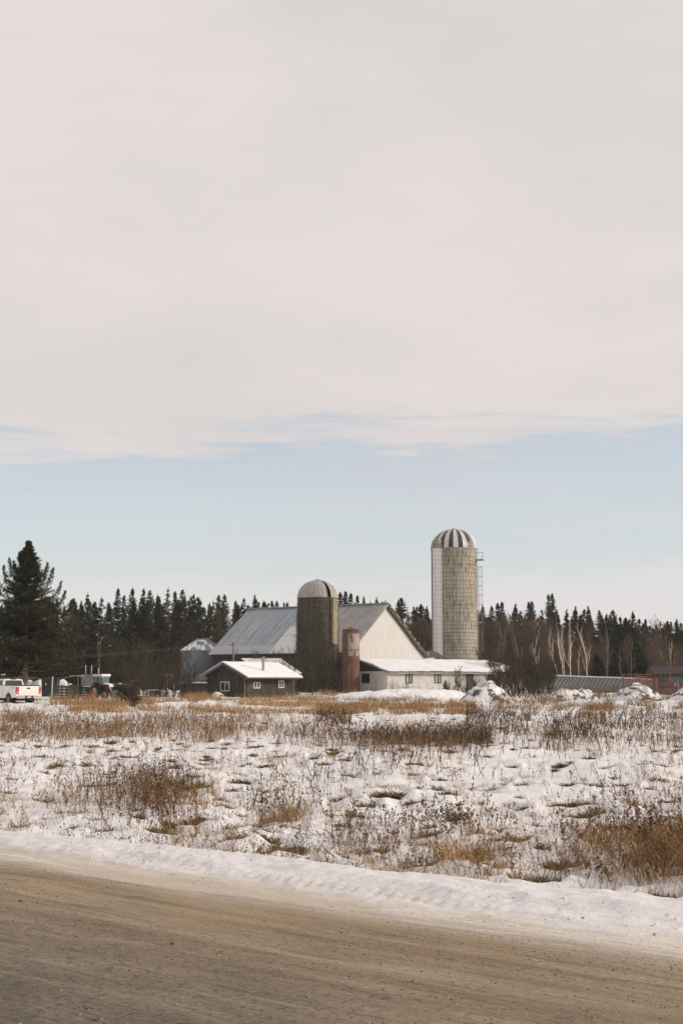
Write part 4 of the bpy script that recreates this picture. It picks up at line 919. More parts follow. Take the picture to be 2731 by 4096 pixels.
def mound(px0, px1, pyt, Y, depth, label, sharp=1.0, peak=.5, sd_=0, name='snow_mound', cat='snow pile', m=None, rough=.24, grass=90, flat=0.0):
    x0, x1 = PX(px0, Y), PX(px1, Y); cx_ = (x0 + x1) / 2; g = gzf(cx_, Y); H = P((px0 + px1) / 2, pyt, Y).z - g
    n = 90; a = np.linspace(-1, 1, n); A, B = np.meshgrid(a, np.linspace(-1, 1, 50)); rx = (x1 - x0) / 2
    pk_ = (peak - .5) * 2; Au = np.where(A < pk_, (A - pk_) / (1 + pk_), (A - pk_) / (1 - pk_))
    rr = np.sqrt(Au ** 2 + B ** 2 * (1 - .0)); prof_ = np.clip(1 - rr, 0, 1)
    z = H * (prof_ ** sharp if not flat else np.clip(1 - rr ** flat, 0, 1)); X = A * rx; Yd = B * depth
    z = z + (rough * vn(X, Yd, .9, sd_) + rough * .6 * vn(X, Yd, 2.2, sd_ + 5) + .3 * rough * vn(X, Yd, 5, sd_)) * np.clip(z / H * 3, 0, 1) - .25 * np.clip((rr - .92) / .1, 0, 1)
    V = np.stack([X, Yd, z - .03], -1).reshape(-1, 3); nr, k = X.shape; i = np.arange(nr - 1)[:, None] * k + np.arange(k - 1)[None]
    o = mesh_np(name, V, np.stack([i, i + 1, i + 1 + k, i + k], -1).reshape(-1, 4), m or M_mound, smooth_=True); o.location = (cx_, Y, g); tag(o, label, cat)
    if grass:
        Bm = Blades(); j = rng.randint(0, len(V), grass * 14); pz = V[j]; s = (vn(pz[:, 0], pz[:, 1], 1.1, sd_ + 9) > .08) & (pz[:, 2] > .1); pz = pz[s]; pz = pz + np.concatenate([rng.normal(0, .03, (len(pz), 2)), np.zeros((len(pz), 1))], 1)
        nn_ = len(pz); Bm.add(pz, rnd_dir(rng, nn_, .9), rng.uniform(.12, .42, nn_), rng.uniform(.012, .022, nn_), hb(rng, nn_, .9), rng.rand(nn_) * 3.1, rng.uniform(0, .8, nn_)); Bm.build('grass_tufts', M_grass, o)['kind'] = 'stuff'
    return o
mound(1825, 2075, 2716, 112, 2.6, 'tall pointed snow mound patched with bare dirt in front of the white building', 1.0, .50, 2, grass=60)
mound(2185, 2370, 2752, 124, 2.2, 'low wide snow mound with dirt showing, between the bushes and the corral', .8, .35, 5)
mound(2290, 2400, 2746, 134, 2.0, 'small snow hump just behind the low wide mound', .8, .35, 8, grass=20)
mound(2425, 2665, 2722, 125, 2.6, 'broad snow mound with many dark bare patches in front of the red corral', .85, .47, 13)
mound(2640, 2900, 2735, 119, 2.6, 'snow mound cut off by the right edge of the picture', .85, .5, 17)
M_bankw = M_snow
mound(1290, 1930, 2757, 140, 3.2, 'long low snow ridge ploughed up before the white building', 1.0, .60, 21, 'snow_ridge', 'snow ridge', M_snow, .10, 40, flat=2.6)
mound(1125, 1205, 2800, 118, 1.0, 'small snow lump in the golden grass below the dark silo', .8, .4, 25, 'snow_lump', 'snow lump', M_snow, .08, 0, flat=2.2)
mound(1215, 1262, 2797, 116, .8, 'squarish snow lump in the grass right of the small lump', .8, .5, 28, 'snow_lump', 'snow lump', M_snow, .06, 0, flat=3.5)
mound(842, 905, 2770, 134, 1.0, 'boulder capped with snow at the left corner of the dark shed', .8, .45, 31, 'boulder', 'boulder', M_mound, .10, 20, flat=2.5)
mound(222, 300, 2726, 142, 1.6, 'snow-covered heap behind the dark green bin', .8, .5, 35, 'snow_heap', 'snow heap', M_snow, .30, 0, flat=4)
mound(655, 740, 2762, 150, 1.6, 'snow-dusted scrap heap before the grain bin', .8, .4, 36, 'scrap_heap', 'scrap heap', M_mound, .25, 20, flat=2)

# ------------------------------------------------------------------ trees
def conifer_arrays(rng, H, base, prof, nbr, nsp, sl=.42, sw=.16, up=.0, droop=.25, wob=.22, tw=None):
    """foliage sprays as ribbon blades; prof(t) gives crown radius at height fraction t (0 = crown base, 1 = tip)"""
    B = Blades(); t = np.sort(rng.rand(nbr) ** .82); az = rng.rand(nbr) * 2 * np.pi
    Rr = np.array([prof(a) for a in t]) * rng.uniform(1 - wob * 1.6, 1 + wob, nbr); z0 = base + (H - base) * t * .985
    idx = np.repeat(np.arange(nbr), nsp); m = len(idx); f = .10 + .90 * rng.rand(m) ** .75; L = Rr[idx]
    ca, sa_ = np.cos(az[idx]), np.sin(az[idx]); dr_ = droop * (1 - t[idx] * 1.3); zz_ = z0[idx] - dr_ * L * f + up * L * f ** 3 
    spread = .22 * L * f * rng.normal(0, 1, m) * .7
    x = ca * L * f - sa_ * spread; y = sa_ * L * f + ca * spread
    p = np.stack([x, y, zz_ + rng.normal(0, .05 * sl / .42, m)], -1)
    d = unit(np.stack([ca + rng.normal(0, .6, m), sa_ + rng.normal(0, .6, m), rng.uniform(-.7, .35, m) + up * f], -1))
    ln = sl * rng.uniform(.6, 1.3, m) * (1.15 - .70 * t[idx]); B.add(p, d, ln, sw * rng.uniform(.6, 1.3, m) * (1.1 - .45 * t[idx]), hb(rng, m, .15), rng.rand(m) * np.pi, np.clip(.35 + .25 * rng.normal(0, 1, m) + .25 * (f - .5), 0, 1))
    # tip
    n = 14; zt_ = H - rng.rand(n) * H * .04; B.add(np.stack([0 * zt_, 0 * zt_, zt_ - .25], -1), rnd_dir(rng, n, .5), rng.uniform(.2, .45, n) * sl / .42, np.full(n, sw * .45), hb(rng, n, .1), rng.rand(n) * 3, rng.rand(n))
    return B
def segs_mesh(name, S, mat_, parent=None, k=3, tint=None):
    S = np.asarray(S); p0, p1, r0, r1 = S[:, 0:3], S[:, 3:6], S[:, 6], S[:, 7]; t = unit(p1 - p0)
    a = np.where(np.abs(t[:, 2:3]) < .9, np.array([[0, 0, 1.]]), np.array([[1., 0, 0]])); u_ = unit(np.cross(t, a)); v_ = np.cross(t, u_)
    V = []
    for p, r in ((p0, r0), (p1, r1)):
        for j in range(k): an = 2 * np.pi * j / k; V.append(p + (u_ * np.cos(an) + v_ * np.sin(an)) * r[:, None])
    V = np.stack(V, 1).reshape(-1, 3); b = np.arange(len(S))[:, None] * 2 * k
    Fq = np.vstack([b + np.array([[j, (j + 1) % k, (j + 1) % k + k, j + k]]) for j in range(k)])
    if tint is None: tint = np.random.RandomState(3).rand(len(S))
    return mesh_np(name, V, Fq, mat_, parent, attr={'tint': np.repeat(tint, 2 * k)}, smooth_=(k > 4))
def bare_segs(rng, H, levels=4, nb=(9, 6, 5, 4), ang=(.55, .7, .8, .8), ratio=(.55, .5, .5, .45), r0=.12, lean=(0, 0), wob=.12, start=.3, up=.25, rmin=.008, taper=.35, nseg=7):
    trunk = []; crown = []
    def grow(p, d, L, r, lv):
        n = nseg if lv == 0 else max(3, nseg - 2 - lv); pts = [np.array(p, float)]; d = np.array(d, float)
        for i in range(n):
            d = d + rng.normal(0, wob, 3) + np.array([0, 0, up * .3 * (lv > 0)]); d /= np.linalg.norm(d); pts.append(pts[-1] + d * L / n)
        for i in range(n):
            ra = max(rmin, r * (1 - (1 - taper) * i / n)); rb = max(rmin * .8, r * (1 - (1 - taper) * (i + 1) / n)); (trunk if lv == 0 else crown).append((*pts[i], *pts[i + 1], ra, rb))
        if lv < levels:
            for c in range(nb[min(lv, len(nb) - 1)]):
                f = (start if lv == 0 else .15) + (1 - (start if lv == 0 else .15)) * (c + rng.rand()) / nb[min(lv, len(nb) - 1)]; f = min(f, .98)
                i = int(f * n); q = pts[i] + (pts[i + 1] - pts[i]) * (f * n - i); dd = pts[i + 1] - pts[i]; dd /= np.linalg.norm(dd)
                pr = np.cross(dd, rng.normal(0, 1, 3)); pr /= np.linalg.norm(pr); a = ang[min(lv, len(ang) - 1)] * rng.uniform(.6, 1.3); nd = dd * math.cos(a) + pr * math.sin(a)
                grow(q, nd, L * ratio[min(lv, len(ratio) - 1)] * rng.uniform(.6, 1.2) * (1.15 - .5 * f), r * (1 - (1 - taper) * f) * .55, lv + 1)
    grow((0, 0, 0), (lean[0], lean[1], 1), H, r0, 0)
    T_, C_ = np.array(trunk), np.array(crown); mz = max(T_[:, 5].max(), C_[:, 5].max()); k_ = H / mz
    T_[:, :6] *= k_; C_[:, :6] *= k_
    return T_, C_
def trunk_mesh(H, r, base, parent, m=M_bark, x=0):
    n = 8; return MB().tube([(.02 * math.sin(i * 1.7 + x), .02 * math.cos(i * 2.3), -.4 + (H * .96 + .4) * i / n) for i in range(n + 1)], [max(.02, r * (1 - i / n * .93)) for i in range(n + 1)], 8).build('trunk', m, parent, True)

# --- the big spruce at the left
YSp = 124; spx = PX(101, YSp); gsp = gzf(spx, YSp); Hs = P(104, 2160, YSp).z - gsp
rng = np.random.RandomState(77)
sp = thing('spruce', 'largest spruce, standing over the white pickup at the left', 'tree', (spx, YSp, gsp), 0)
kx = 45.6
def spf(t):
    z = 2.1 + (Hs - 2.1) * t; y = 2790 - (z) / Hs * 630
    return np.interp(y, [2160, 2200, 2250, 2300, 2350, 2400, 2470, 2560, 2640, 2700], [.12, .45, .85, 1.15, 1.6, 2.3, 3.5, 4.3, 4.5, 4.3])
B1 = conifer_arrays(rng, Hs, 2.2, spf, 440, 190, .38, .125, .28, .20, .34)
# curved-up leader limbs that break the outline
for (px_, py_, z0f) in ((40, 2236, .68), (12, 2262, .63), (-8, 2296, .58), (193, 2254, .66), (221, 2276, .62), (243, 2328, .54), (262, 2366, .49), (80, 2215, .80), (128, 2205, .80), (145, 2240, .75), (58, 2250, .74), (288, 2420, .42), (-60, 2370, .5), (160, 2290, .66)):
    tip = P(px_, py_, YSp) - Vector((spx, YSp, gsp)); dy = rng.uniform(-1.0, .6); z0 = Hs * z0f; n = 420; f = rng.rand(n) ** .8
    x = tip.x * (1 - (1 - f) ** 1.6); y = dy * f * tip.x * .5; z = z0 + (tip.z - z0) * f ** 1.6; sp_w = .42 * (1.05 - f)
    p = np.stack([x + rng.normal(0, sp_w, n), y + rng.normal(0, sp_w, n), z + rng.normal(0, sp_w * .9, n)], -1)
    B1.add(p, rnd_dir(rng, n, 1.7), rng.uniform(.15, .34, n), rng.uniform(.05, .10, n), hb(rng, n, .2), rng.rand(n) * 3, np.clip(rng.normal(.4, .25, n), 0, 1))
B1.build('crown', M_needle, sp)
trunk_mesh(Hs, .27, 2, sp, mat('spruce bark', (.26, .215, .17), (.15, .125, .10), 5, .9, bump=.03))
sg_ = []
for i in range(90):
    z = rng.uniform(1.9, Hs * .9); a = rng.rand() * 6.28; L_ = spf(max(0, (z - 2.1) / (Hs - 2.1))) * .8; p = np.array([0, 0, z]); d = np.array([math.cos(a), math.sin(a), -.15])
    for s in range(4): q_ = p + d * L_ / 4; sg_.append((*p, *q_, .05 * (1 - s / 4) + .012, .05 * (1 - (s + 1) / 4) + .01)); p = q_; d = d + np.array([0, 0, .09])
segs_mesh('limbs', sg_, bpy.data.materials['spruce bark'], sp, 4)

# --- skyline conifers
protos = []
rng = np.random.RandomState(31)
shapes = [lambda t: 3.2 * (1 - t) ** .9 + .04, lambda t: 2.6 * (1 - t) ** .75 + .05, lambda t: 3.6 * (1 - t) ** 1.05 + .04, lambda t: 2.1 * np.sin(min(1, (1 - t) * 1.15) * 1.57) + .05, lambda t: 2.3 * (1 - t) ** .65 + .05, lambda t: 2.7 * (1 - t) ** .9 * (1 + .30 * np.sin(t * 17)) + .04]
def proto(i, H=17.0):
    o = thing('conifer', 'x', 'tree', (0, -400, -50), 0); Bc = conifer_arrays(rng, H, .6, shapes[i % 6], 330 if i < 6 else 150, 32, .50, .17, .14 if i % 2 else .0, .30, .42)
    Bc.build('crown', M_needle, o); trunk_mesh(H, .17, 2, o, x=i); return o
protos = [proto(i) for i in range(8)]
used = set()
sky_tops = [
 ('between big spruce and grain bin', 7.2, [(286, 2383, 3), (319, 2392, 2), (344, 2359, 6), (402, 2381, 7), (430, 2405, 2), (466, 2343, 1), (491, 2368, 0), (524, 2341, 3), (569, 2343, 1), (594, 2350, 4), (625, 2368, 2), (668, 2338, 6), (696, 2354, 1), (725, 2347, 4), (770, 2367, 7), (793, 2384, 3)]),
 ('above grain bin and left barn roof', 7, [(835, 2400, 2), (872, 2369, 1), (895, 2367, 4), (939, 2393, 3), (973, 2382, 7), (1017, 2369, 2)]),
 ('above barn roof left of dark silo', 7, [(1086, 2391, 5), (1105, 2393, 4)]),
 ('above barn roof right of dark silo', 7, [(1333, 2334, 2), (1360, 2359, 1), (1381, 2355, 4), (1403, 2360, 5), (1430, 2371, 1), (1455, 2373, 2)]),
 ('near the barn gable peak', 7, [(1507, 2380, 2), (1530, 2394, 0), (1542, 2391, 2)]),
 ('between barn gable and striped silo', 7, [(1594, 2390, 3), (1607, 2382, 4), (1656, 2416, 2), (1685, 2406, 0)]),
 ('just right of the striped silo', 7, [(1933, 2411, 2), (1969, 2413, 0), (1993, 2402, 3), (2010, 2398, 1), (2065, 2404, 2), (2119, 2398, 1), (2130, 2396, 4)]),
 ('the tall narrow pair above the white birches', 7, [(2198, 2366, 1), (2213, 2364, 4)]),
 ('right of the tall narrow pair', 7, [(2306, 2415, 2), (2341, 2426, 0), (2357, 2414, 2), (2401, 2430, 0), (2430, 2446, 2), (2456, 2430, 4), (2485, 2458, 3), (2506, 2461, 1), (2536, 2435, 2), (2560, 2466, 3), (2586, 2467, 3), (2628, 2489, 3), (2650, 2500, 0), (2675, 2474, 1), (2688, 2476, 0), (2711, 2467, 2), (2729, 2482, 1)]),
]
ORD = 'first second third fourth fifth sixth seventh eighth ninth tenth eleventh twelfth thirteenth fourteenth fifteenth sixteenth seventeenth'.split()
LOOK = ['slim dark spruce', 'round-topped dark conifer', 'pointed dark spruce', 'blunt-topped conifer', 'thick dark conifer', 'ragged dark spruce', 'ragged spruce', 'thin sparse spruce']
def place_con(px, py, k, Y, label, grp='conifers along the forest skyline', zr=None):
    o = copy_tree(protos[k]); x = PX(px, Y); g = .8; H = P(px, py, Y).z - g
    s = H / 17.0; o.location = (x, Y, g - .3); o.scale = (s * zr, s * zr, s); o.rotation_euler = (0, 0, rng.rand() * 6.28); tag(o, label, 'tree', grp)
for reg, _, lst in sky_tops:
    for n_, (px, py, k) in enumerate(lst):
        Y = (226 if px < 800 else 236 if px < 1600 else 262) + rng.uniform(-5, 12)
        lab = '%s, %s from the left %s' % (LOOK[k], ORD[n_], reg) if 'birches' not in reg else '%s of the tall narrow pair of spruces above the white birches' % ('left one', 'right one')[n_]
        place_con(px, py, k, Y, lab, zr=(rng.uniform(.85, 1.15) * (1.3 if px > 1600 else 1.0)) if 'birches' not in reg else .9)
for p_ in protos:
    for c_ in list(p_.children): bpy.data.objects.remove(c_)
    bpy.data.objects.remove(p_)

# --- the wood behind: one mass
Bw = Blades(); rng = np.random.RandomState(9)
for i in range(430):
    px = rng.uniform(-900, 3600); low_ = px > 1560; Y = (226 if px < 800 else 238 if px < 1600 else 260) + rng.uniform(0, 30)
    skyl = np.interp(px, [-900, 250, 400, 800, 1100, 1300, 1600, 1950, 2300, 2731, 3600], [2375, 2395, 2385, 2385, 2410, 2395, 2420, 2430, 2440, 2495, 2490]); py = skyl + rng.uniform(0, 45)
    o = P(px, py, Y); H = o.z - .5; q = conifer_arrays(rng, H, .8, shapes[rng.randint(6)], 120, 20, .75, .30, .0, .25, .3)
    for k in range(len(q.V)): q.V[k] = q.V[k] * np.array([1.15, 1.15, 1]) + np.array([o.x, Y, .5]); q.Q[k] = q.Q[k] + Bw.n; q.T[k] = q.T[k] + Bw.n
    Bw.V += q.V; Bw.Q += q.Q; Bw.T += q.T; Bw.t += q.t; Bw.n += q.n
tag(Bw.build('woods', M_needle), 'dense dark conifer wood closing the view behind the farm', 'woods', kind='stuff')

# --- brown leafless growth along the wood edge: one mass made of many small trees
rng = np.random.RandomState(15)
bp_ = [bare_segs(rng, 10, 3, (14, 7, 5), (.45, .6, .7), (.48, .5, .5), .05, (rng.normal(0, .06), rng.normal(0, .06)), .06, .3, .5, .014, .3, 7) for _ in range(6)]
S = []; Tt = []
def add_bare(S, Tt, k, px, Y, py, wid=1.0, tn=.5):
    tr, cr_ = bp_[k]; a = np.vstack([tr, cr_]); g = .7; H = P(px, py, Y).z - g; s = H / 10.0; an = rng.rand() * 6.28; c, s2 = math.cos(an) * s * wid, math.sin(an) * s * wid
    b = a.copy(); x = PX(px, Y)
    for j in (0, 3): b[:, j] = a[:, j] * c - a[:, j + 1] * s2 + x; b[:, j + 1] = a[:, j] * s2 + a[:, j + 1] * c + Y; b[:, j + 2] = a[:, j + 2] * s + g - .3
    b[:, 6:8] *= max(.8, s); S.append(b); Tt.append(np.clip(rng.normal(tn, .2, len(b)), 0, 1))
for i in range(230):
    px = rng.uniform(1570, 3400)
    if px > 2370 and rng.rand() < (.8 if px < 2600 else .5): continue
    Y = 236 + rng.uniform(-6, 18); add_bare(S, Tt, rng.randint(6), px, Y, np.interp(px, [1570, 1900, 2300, 2731, 3400], [2470, 2490, 2510, 2545, 2545]) + rng.normal(0, 34) + 45 * math.sin(px / 47.0) * math.sin(px / 131.0), 1.1, .38)
for i in range(9):
    px = rng.uniform(240, 1560); add_bare(S, Tt, rng.randint(6), px, 221 + rng.uniform(-4, 10), 2440 + rng.normal(0, 40) if px < 1200 else 2435, .8, .2)
for i in range(60):
    px = rng.uniform(1560, 3300)
    if 2170 < px < 2620: continue
    add_bare(S, Tt, rng.randint(6), px, 205 + rng.uniform(-4, 14), 2600 + rng.normal(0, 25), 1.3, .35)
segs = np.vstack(S); tag(segs_mesh('thicket', segs, M_twig, tint=np.concatenate(Tt)), 'brown leafless thicket along the edge of the wood', 'thicket', kind='stuff')

# --- birches
M_dull = mat('dull birch bark', (.36, .31, .26), (.20, .17, .14), 3, .85)
def birch(pxb, pyb, pxt, pyt, Y, label, seed, nb=9, r=.10, mt=M_birch, lv=2, name='birch'):
    r_ = np.random.RandomState(seed); b = P(pxb, pyb, Y); g = .7 if Y > 180 else .3; t_ = P(pxt, pyt, Y); H = t_.z - g; lean = ((t_.x - b.x) / H, 0)
    tr, cr_ = bare_segs(r_, H * 1.0, 2, (nb - 1, 4, 3), (.40, .5, .6), (.44, .42, .4), r * .62, lean, .05, .32, .6, .009, .22, 9)
    o = thing(name, label, 'tree', (b.x, Y, g - .2), 0, 'pale birches at the wood edge')
    segs_mesh('trunk', tr, mt, o, 6); segs_mesh('crown', cr_, mt, o, 4); return o
birch(2258, 2700, 2205, 2470, 214, 'left leaning trunk of the bright white birch clump', 1, 11, .13)
birch(2262, 2700, 2230, 2500, 213, 'thin middle trunk of the bright white birch clump', 2, 7, .08)
birch(2278, 2702, 2276, 2466, 212, 'straight bright white birch on the right of the clump', 3, 12, .14)
birch(2246, 2690, 2185, 2500, 216, 'outermost left trunk of the bright white birch clump, leaning hard', 4, 8, .08)
birch(2346, 2704, 2343, 2488, 213, 'single white birch standing right of the bright clump', 5, 12, .12)
birch(2155, 2650, 2132, 2500, 222, 'slender pale birch left of the bright clump, leaning left', 6, 8, .07)
birch(2312, 2700, 2290, 2580, 213, 'thin crooked pale birch between the clump and the single birch', 7, 5, .06)
birch(2672, 2690, 2688, 2560, 220, 'pale spreading birch behind the open shed at the right', 8, 9, .09)
birch(2490, 2690, 2478, 2580, 216, 'thin grey birch behind the left end of the corral', 9, 4, .06, M_dull)
birch(2520, 2695, 2512, 2540, 220, 'thin upright pale birch behind the corral middle', 10, 4, .05, M_dull)
birch(2640, 2685, 2662, 2590, 221, 'thin slanting birch left of the spreading one', 11, 4, .05, M_dull)
birch(2426, 2620, 2420, 2480, 224, 'faint slim birch high in the wood between single birch and corral', 12, 6, .06, M_dull)
birch(1612, 2480 + 90, 1620, 2440, 230, 'pale birch rising from behind the right slope of the barn', 13, 5, .06, M_dull)
birch(1700, 2625, 1665, 2540, 226, 'thin leaning birch just left of the striped silo', 14, 5, .05, M_dull)
birch(409, 2690, 404, 2530, 205, 'single thin pale trunk in the dark wood left of the bare bushes', 15, 4, .06, M_dull)
birch(2000, 2600, 2012, 2470, 226, 'faint pale birch between the striped silo and the bushes', 16, 7, .06, M_dull)
birch(2066, 2610, 2074, 2490, 226, 'second faint pale birch right of the striped silo', 17, 7, .06, M_dull)

# --- leafless bushes and small trees near the buildings
def bush(px, pyb, pyt, Y, label, seed, n=8, wid=.5, r=.04, lv=3, nb=(7, 5, 4), cat='bush', name='bare_bush', mt=M_gtwig, grp='leafless bushes round the farmyard', g=None, rmin=.010, up=.3):
    r_ = np.random.RandomState(seed); x = PX(px, Y); g = gzf(x, Y) if g is None else g; H = P(px, pyt, Y).z - g; A = []; Bc = []
    for i in range(n):
        a = r_.rand() * 6.28; q = wid * r_.rand() ** .7; tr, cr_ = bare_segs(r_, H * r_.uniform(.6, .95), lv, nb, (.5, .6, .7), (.45, .5, .5), r, (math.cos(a) * q, math.sin(a) * q), .09, .2, up, rmin, .3, 7)
        off = np.array([math.cos(a), math.sin(a), 0]) * q * .8; 
        for arr in (tr, cr_): arr[:, 0:3] += off; arr[:, 3:6] += off
        A.append(tr); Bc.append(cr_)
    o = thing(name, label, cat, (x, Y, g - .1), 0, grp); segs_mesh('stems', np.vstack(A), mt, o, 5); segs_mesh('twigs', np.vstack(Bc), mt, o, 3); return o
bush(470, 2800, 2530, 142, 'tall arching leafless bush behind the tractor, nearest the big spruce', 41, 8, .55, .05)
bush(560, 2800, 2500, 138, 'tallest tangled leafless bush left of the grain bin', 42, 11, .55, .06, nb=(8, 5, 4))
bush(650, 2800, 2490, 140, 'wide leafless bush hanging over the scrap heap, close to the grain bin', 43, 11, .5, .06, nb=(8, 5, 4))
bush(740, 2795, 2560, 146, 'leafless bush in front of the left side of the grain bin', 44, 8, .5, .05)
bush(600, 2810, 2620, 122, 'low dense leafless bush over the golden grass', 45, 12, .7, .03)
bush(700, 2805, 2650, 126, 'low spiky bush left of the snow-capped boulder', 46, 10, .7, .03)
bush(1040, 2760, 2555, 162, 'leafless tree tangle rising behind the shed roof and its flue', 47, 9, .5, .05)
bush(1120, 2760, 2575, 160, 'leafless bush between the shed roof and the dark silo', 48, 8, .45, .05)
bush(1190, 2790, 2480, 160, 'tall leafless bush against the left side of the dark silo', 49, 7, .35, .05)
bush(1300, 2790, 2500, 160, 'tall leafless bush against the right side of the dark silo', 50, 7, .3, .05)
bush(1250, 2790, 2600, 158, 'short leafless bush at the foot of the dark silo', 51, 9, .5, .035)
bush(1345, 2785, 2640, 158, 'small leafless bush between the dark silo and the rusty tank', 52, 6, .3, .035)
bush(1365, 2785, 2560, 169, 'dark dense bush filling the gap behind the rusty tank', 66, 14, .35, .06, 3, (9, 6, 5))
bush(1822, 2775, 2645, 155, 'slender leafless sapling before the middle of the white building', 53, 3, .15, .04, name='bare_sapling')
bush(1790, 2775, 2700, 154, 'low tangled shrub left of the sapling on the white wall', 54, 7, .6, .025)
bush(1870, 2770, 2700, 153, 'low tangled shrub right of the sapling', 55, 8, .6, .025)
bush(1995, 2790, 2640, 140, 'dark multi-stemmed tree spreading over the right end of the white building', 56, 4, .5, .09, 3, (8, 6, 5), mt=M_gtwig)
bush(2050, 2790, 2600, 150, 'tall dark leafless tree at the right end of the white building', 57, 6, .4, .08, 3, (9, 6, 5))
bush(2120, 2790, 2570, 160, 'broad dark leafless tree right of the white building', 58, 9, .45, .07, 3, (8, 6, 5))
bush(2190, 2785, 2600, 166, 'dark leafless tree at the left end of the long grey roof', 59, 8, .45, .06, 3, (8, 6, 5))
bush(2085, 2785, 2560, 158, 'dense smoky brown bush mass right of the white building end', 71, 16, .6, .04, 3, (9, 7, 6), rmin=.008)
bush(2010, 2785, 2610, 162, 'dense fine-twigged bush behind the right end of the white roof', 72, 12, .6, .04, 3, (9, 7, 6), rmin=.008)
bush(2160, 2785, 2620, 156, 'dense fine-twigged bush before the left end of the long grey roof', 73, 12, .6, .035, 3, (9, 7, 6), rmin=.008)
bush(2150, 2780, 2690, 138, 'low dark shrub behind the low wide snow mound', 60, 10, .8, .03)
bush(2080, 2790, 2700, 132, 'low dark shrub right of the tall pointed mound', 61, 10, .8, .03)
bush(1960, 2600, 2560, 175, 'grey leafless tree just behind the roof end, right of the striped silo', 62, 7, .4, .06, 3, (8, 6, 5), g=.5)
bush(1620, 2775, 2715, 156, 'sparse dead stems against the white wall, near the first long-side window', 63, 5, .5, .02, 2, (5, 4))
bush(1575, 2775, 2700, 158, 'sparse dead stems near the corner of the white wall', 64, 6, .4, .02, 2, (5, 4))
# the stout dark bush with a thick trunk nearer to the road
r_ = np.random.RandomState(70); Yk = 92; xk = PX(530, Yk); gk = gzf(xk, Yk)
o = thing('gnarled_shrub', 'stout dark shrub with a thick short trunk before the tractors', 'shrub', (xk, Yk, gk - .1), 0)
tr, cr_ = bare_segs(r_, 2.5, 4, (14, 7, 5, 3), (.85, .8, .8, .8), (.85, .55, .5, .5), .26, (.05, 0), .15, .15, .1, .008, .45, 7)
segs_mesh('trunk', tr, M_bark, o, 8); segs_mesh('twigs', cr_, M_gtwig, o, 3)
Bv = Blades(); n = 900; a = r_.rand(n) * 6.28; q = 1.5 * r_.rand(n) ** .6
Bv.add(np.stack([np.cos(a) * q * .75, np.sin(a) * q * .5, r_.uniform(.2, 1.9, n) * (1 - .3 * q)], -1), rnd_dir(r_, n, 1.5), r_.uniform(.08, .25, n), r_.uniform(.008, .02, n), hb(r_, n, .5), r_.rand(n) * 3, r_.rand(n) * .6); Bv.build('dead_leaves', M_gtwig, o)

# --- vines on the dark silo
r_ = np.random.RandomState(81); S = []
for i in range(70):
    a = R(r_.uniform(170, 370)); z = r_.uniform(-.2, 2); top = r_.uniform(3.5, hd - .3); rr = dr + .07
    while z < top:
        a2 = a + r_.normal(0, .035); z2 = z + .28; rr2 = dr + .05 + abs(r_.normal(0, .05)); S.append((rr * math.cos(a), rr * math.sin(a), z, rr2 * math.cos(a2), rr2 * math.sin(a2), z2, .018, .016))
        if r_.rand() < .75:
            b = a2; zz_ = z2; ro = rr2; db = r_.normal(0, .07)
            for k in range(r_.randint(2, 6)): b2 = b + db + r_.normal(0, .04); z3 = zz_ + r_.uniform(-.10, .22); ro2 = ro + r_.uniform(-.02, .10); S.append((ro * math.cos(b), ro * math.sin(b), zz_, ro2 * math.cos(b2), ro2 * math.sin(b2), z3, .012, .009)); b, zz_, ro = b2, z3, ro2
        a, z, rr = a2, z2, rr2
segs_mesh('vines', np.array(S), tint_mat('vine stems', (.04, .036, .024), (.09, .08, .052), (.20, .165, .10)), dsilo, 3)['kind'] = 'stuff'

# ------------------------------------------------------------------ pickup truck (local y = heading, origin on the ground under the rear bumper)
YP = 105.5; tp = P(115, 2734, YP)
truck = thing('pickup_truck', 'white pickup truck parked under the big spruce, its tailgate facing the road', 'pickup truck', (tp.x + .05, YP, gzf(tp.x, YP) - .05), R(40))
WP = mat('white truck paint', (.78, .76, .71), (.72, .69, .64), 1.2, .25, spec=.6, c3=(.60, .55, .48), s3=2, lo3=.6, hi3=.85)
def arch(cy, r, z0=.55, n=9): return [(cy + r * math.cos(a), .40 + r * math.sin(a)) for a in np.linspace(math.pi * .94, .06 * math.pi, n)]
prof_ = [(.18, .55), (.05, .62), (.05, 1.38), (2.30, 1.40), (2.30, 1.22), (4.75, 1.20), (5.55, 1.10), (5.75, .95), (5.75, .50)] + arch(4.85, .50)[::-1] + [(4.25, .48), (1.80, .48)] + arch(1.30, .50)[::-1]
q = MB()
xsec = [(-1.0, 0), (-.985, .03), (.985, .03), (1.0, 0)]
q.prism(prof_, 'x', -1.0, 1.0); body = q.build('body', WP, truck)
bv = body.modifiers.new('bevel', 'BEVEL'); bv.width = .035; bv.segments = 2; bv.limit_method = 'ANGLE'; bv.angle_limit = R(35)
cabv = [(-.93, 2.32, 1.21), (.93, 2.32, 1.21), (.93, 4.75, 1.21), (-.93, 4.75, 1.21), (-.74, 2.52, 1.88), (.74, 2.52, 1.88), (.72, 3.85, 1.90), (-.72, 3.85, 1.90)]
cab = MB().add(cabv, [(0, 1, 2, 3), (4, 7, 6, 5), (0, 4, 5, 1), (1, 5, 6, 2), (2, 6, 7, 3), (3, 7, 4, 0)]).build('cab', WP, truck); bv = cab.modifiers.new('bevel', 'BEVEL'); bv.width = .06; bv.segments = 3
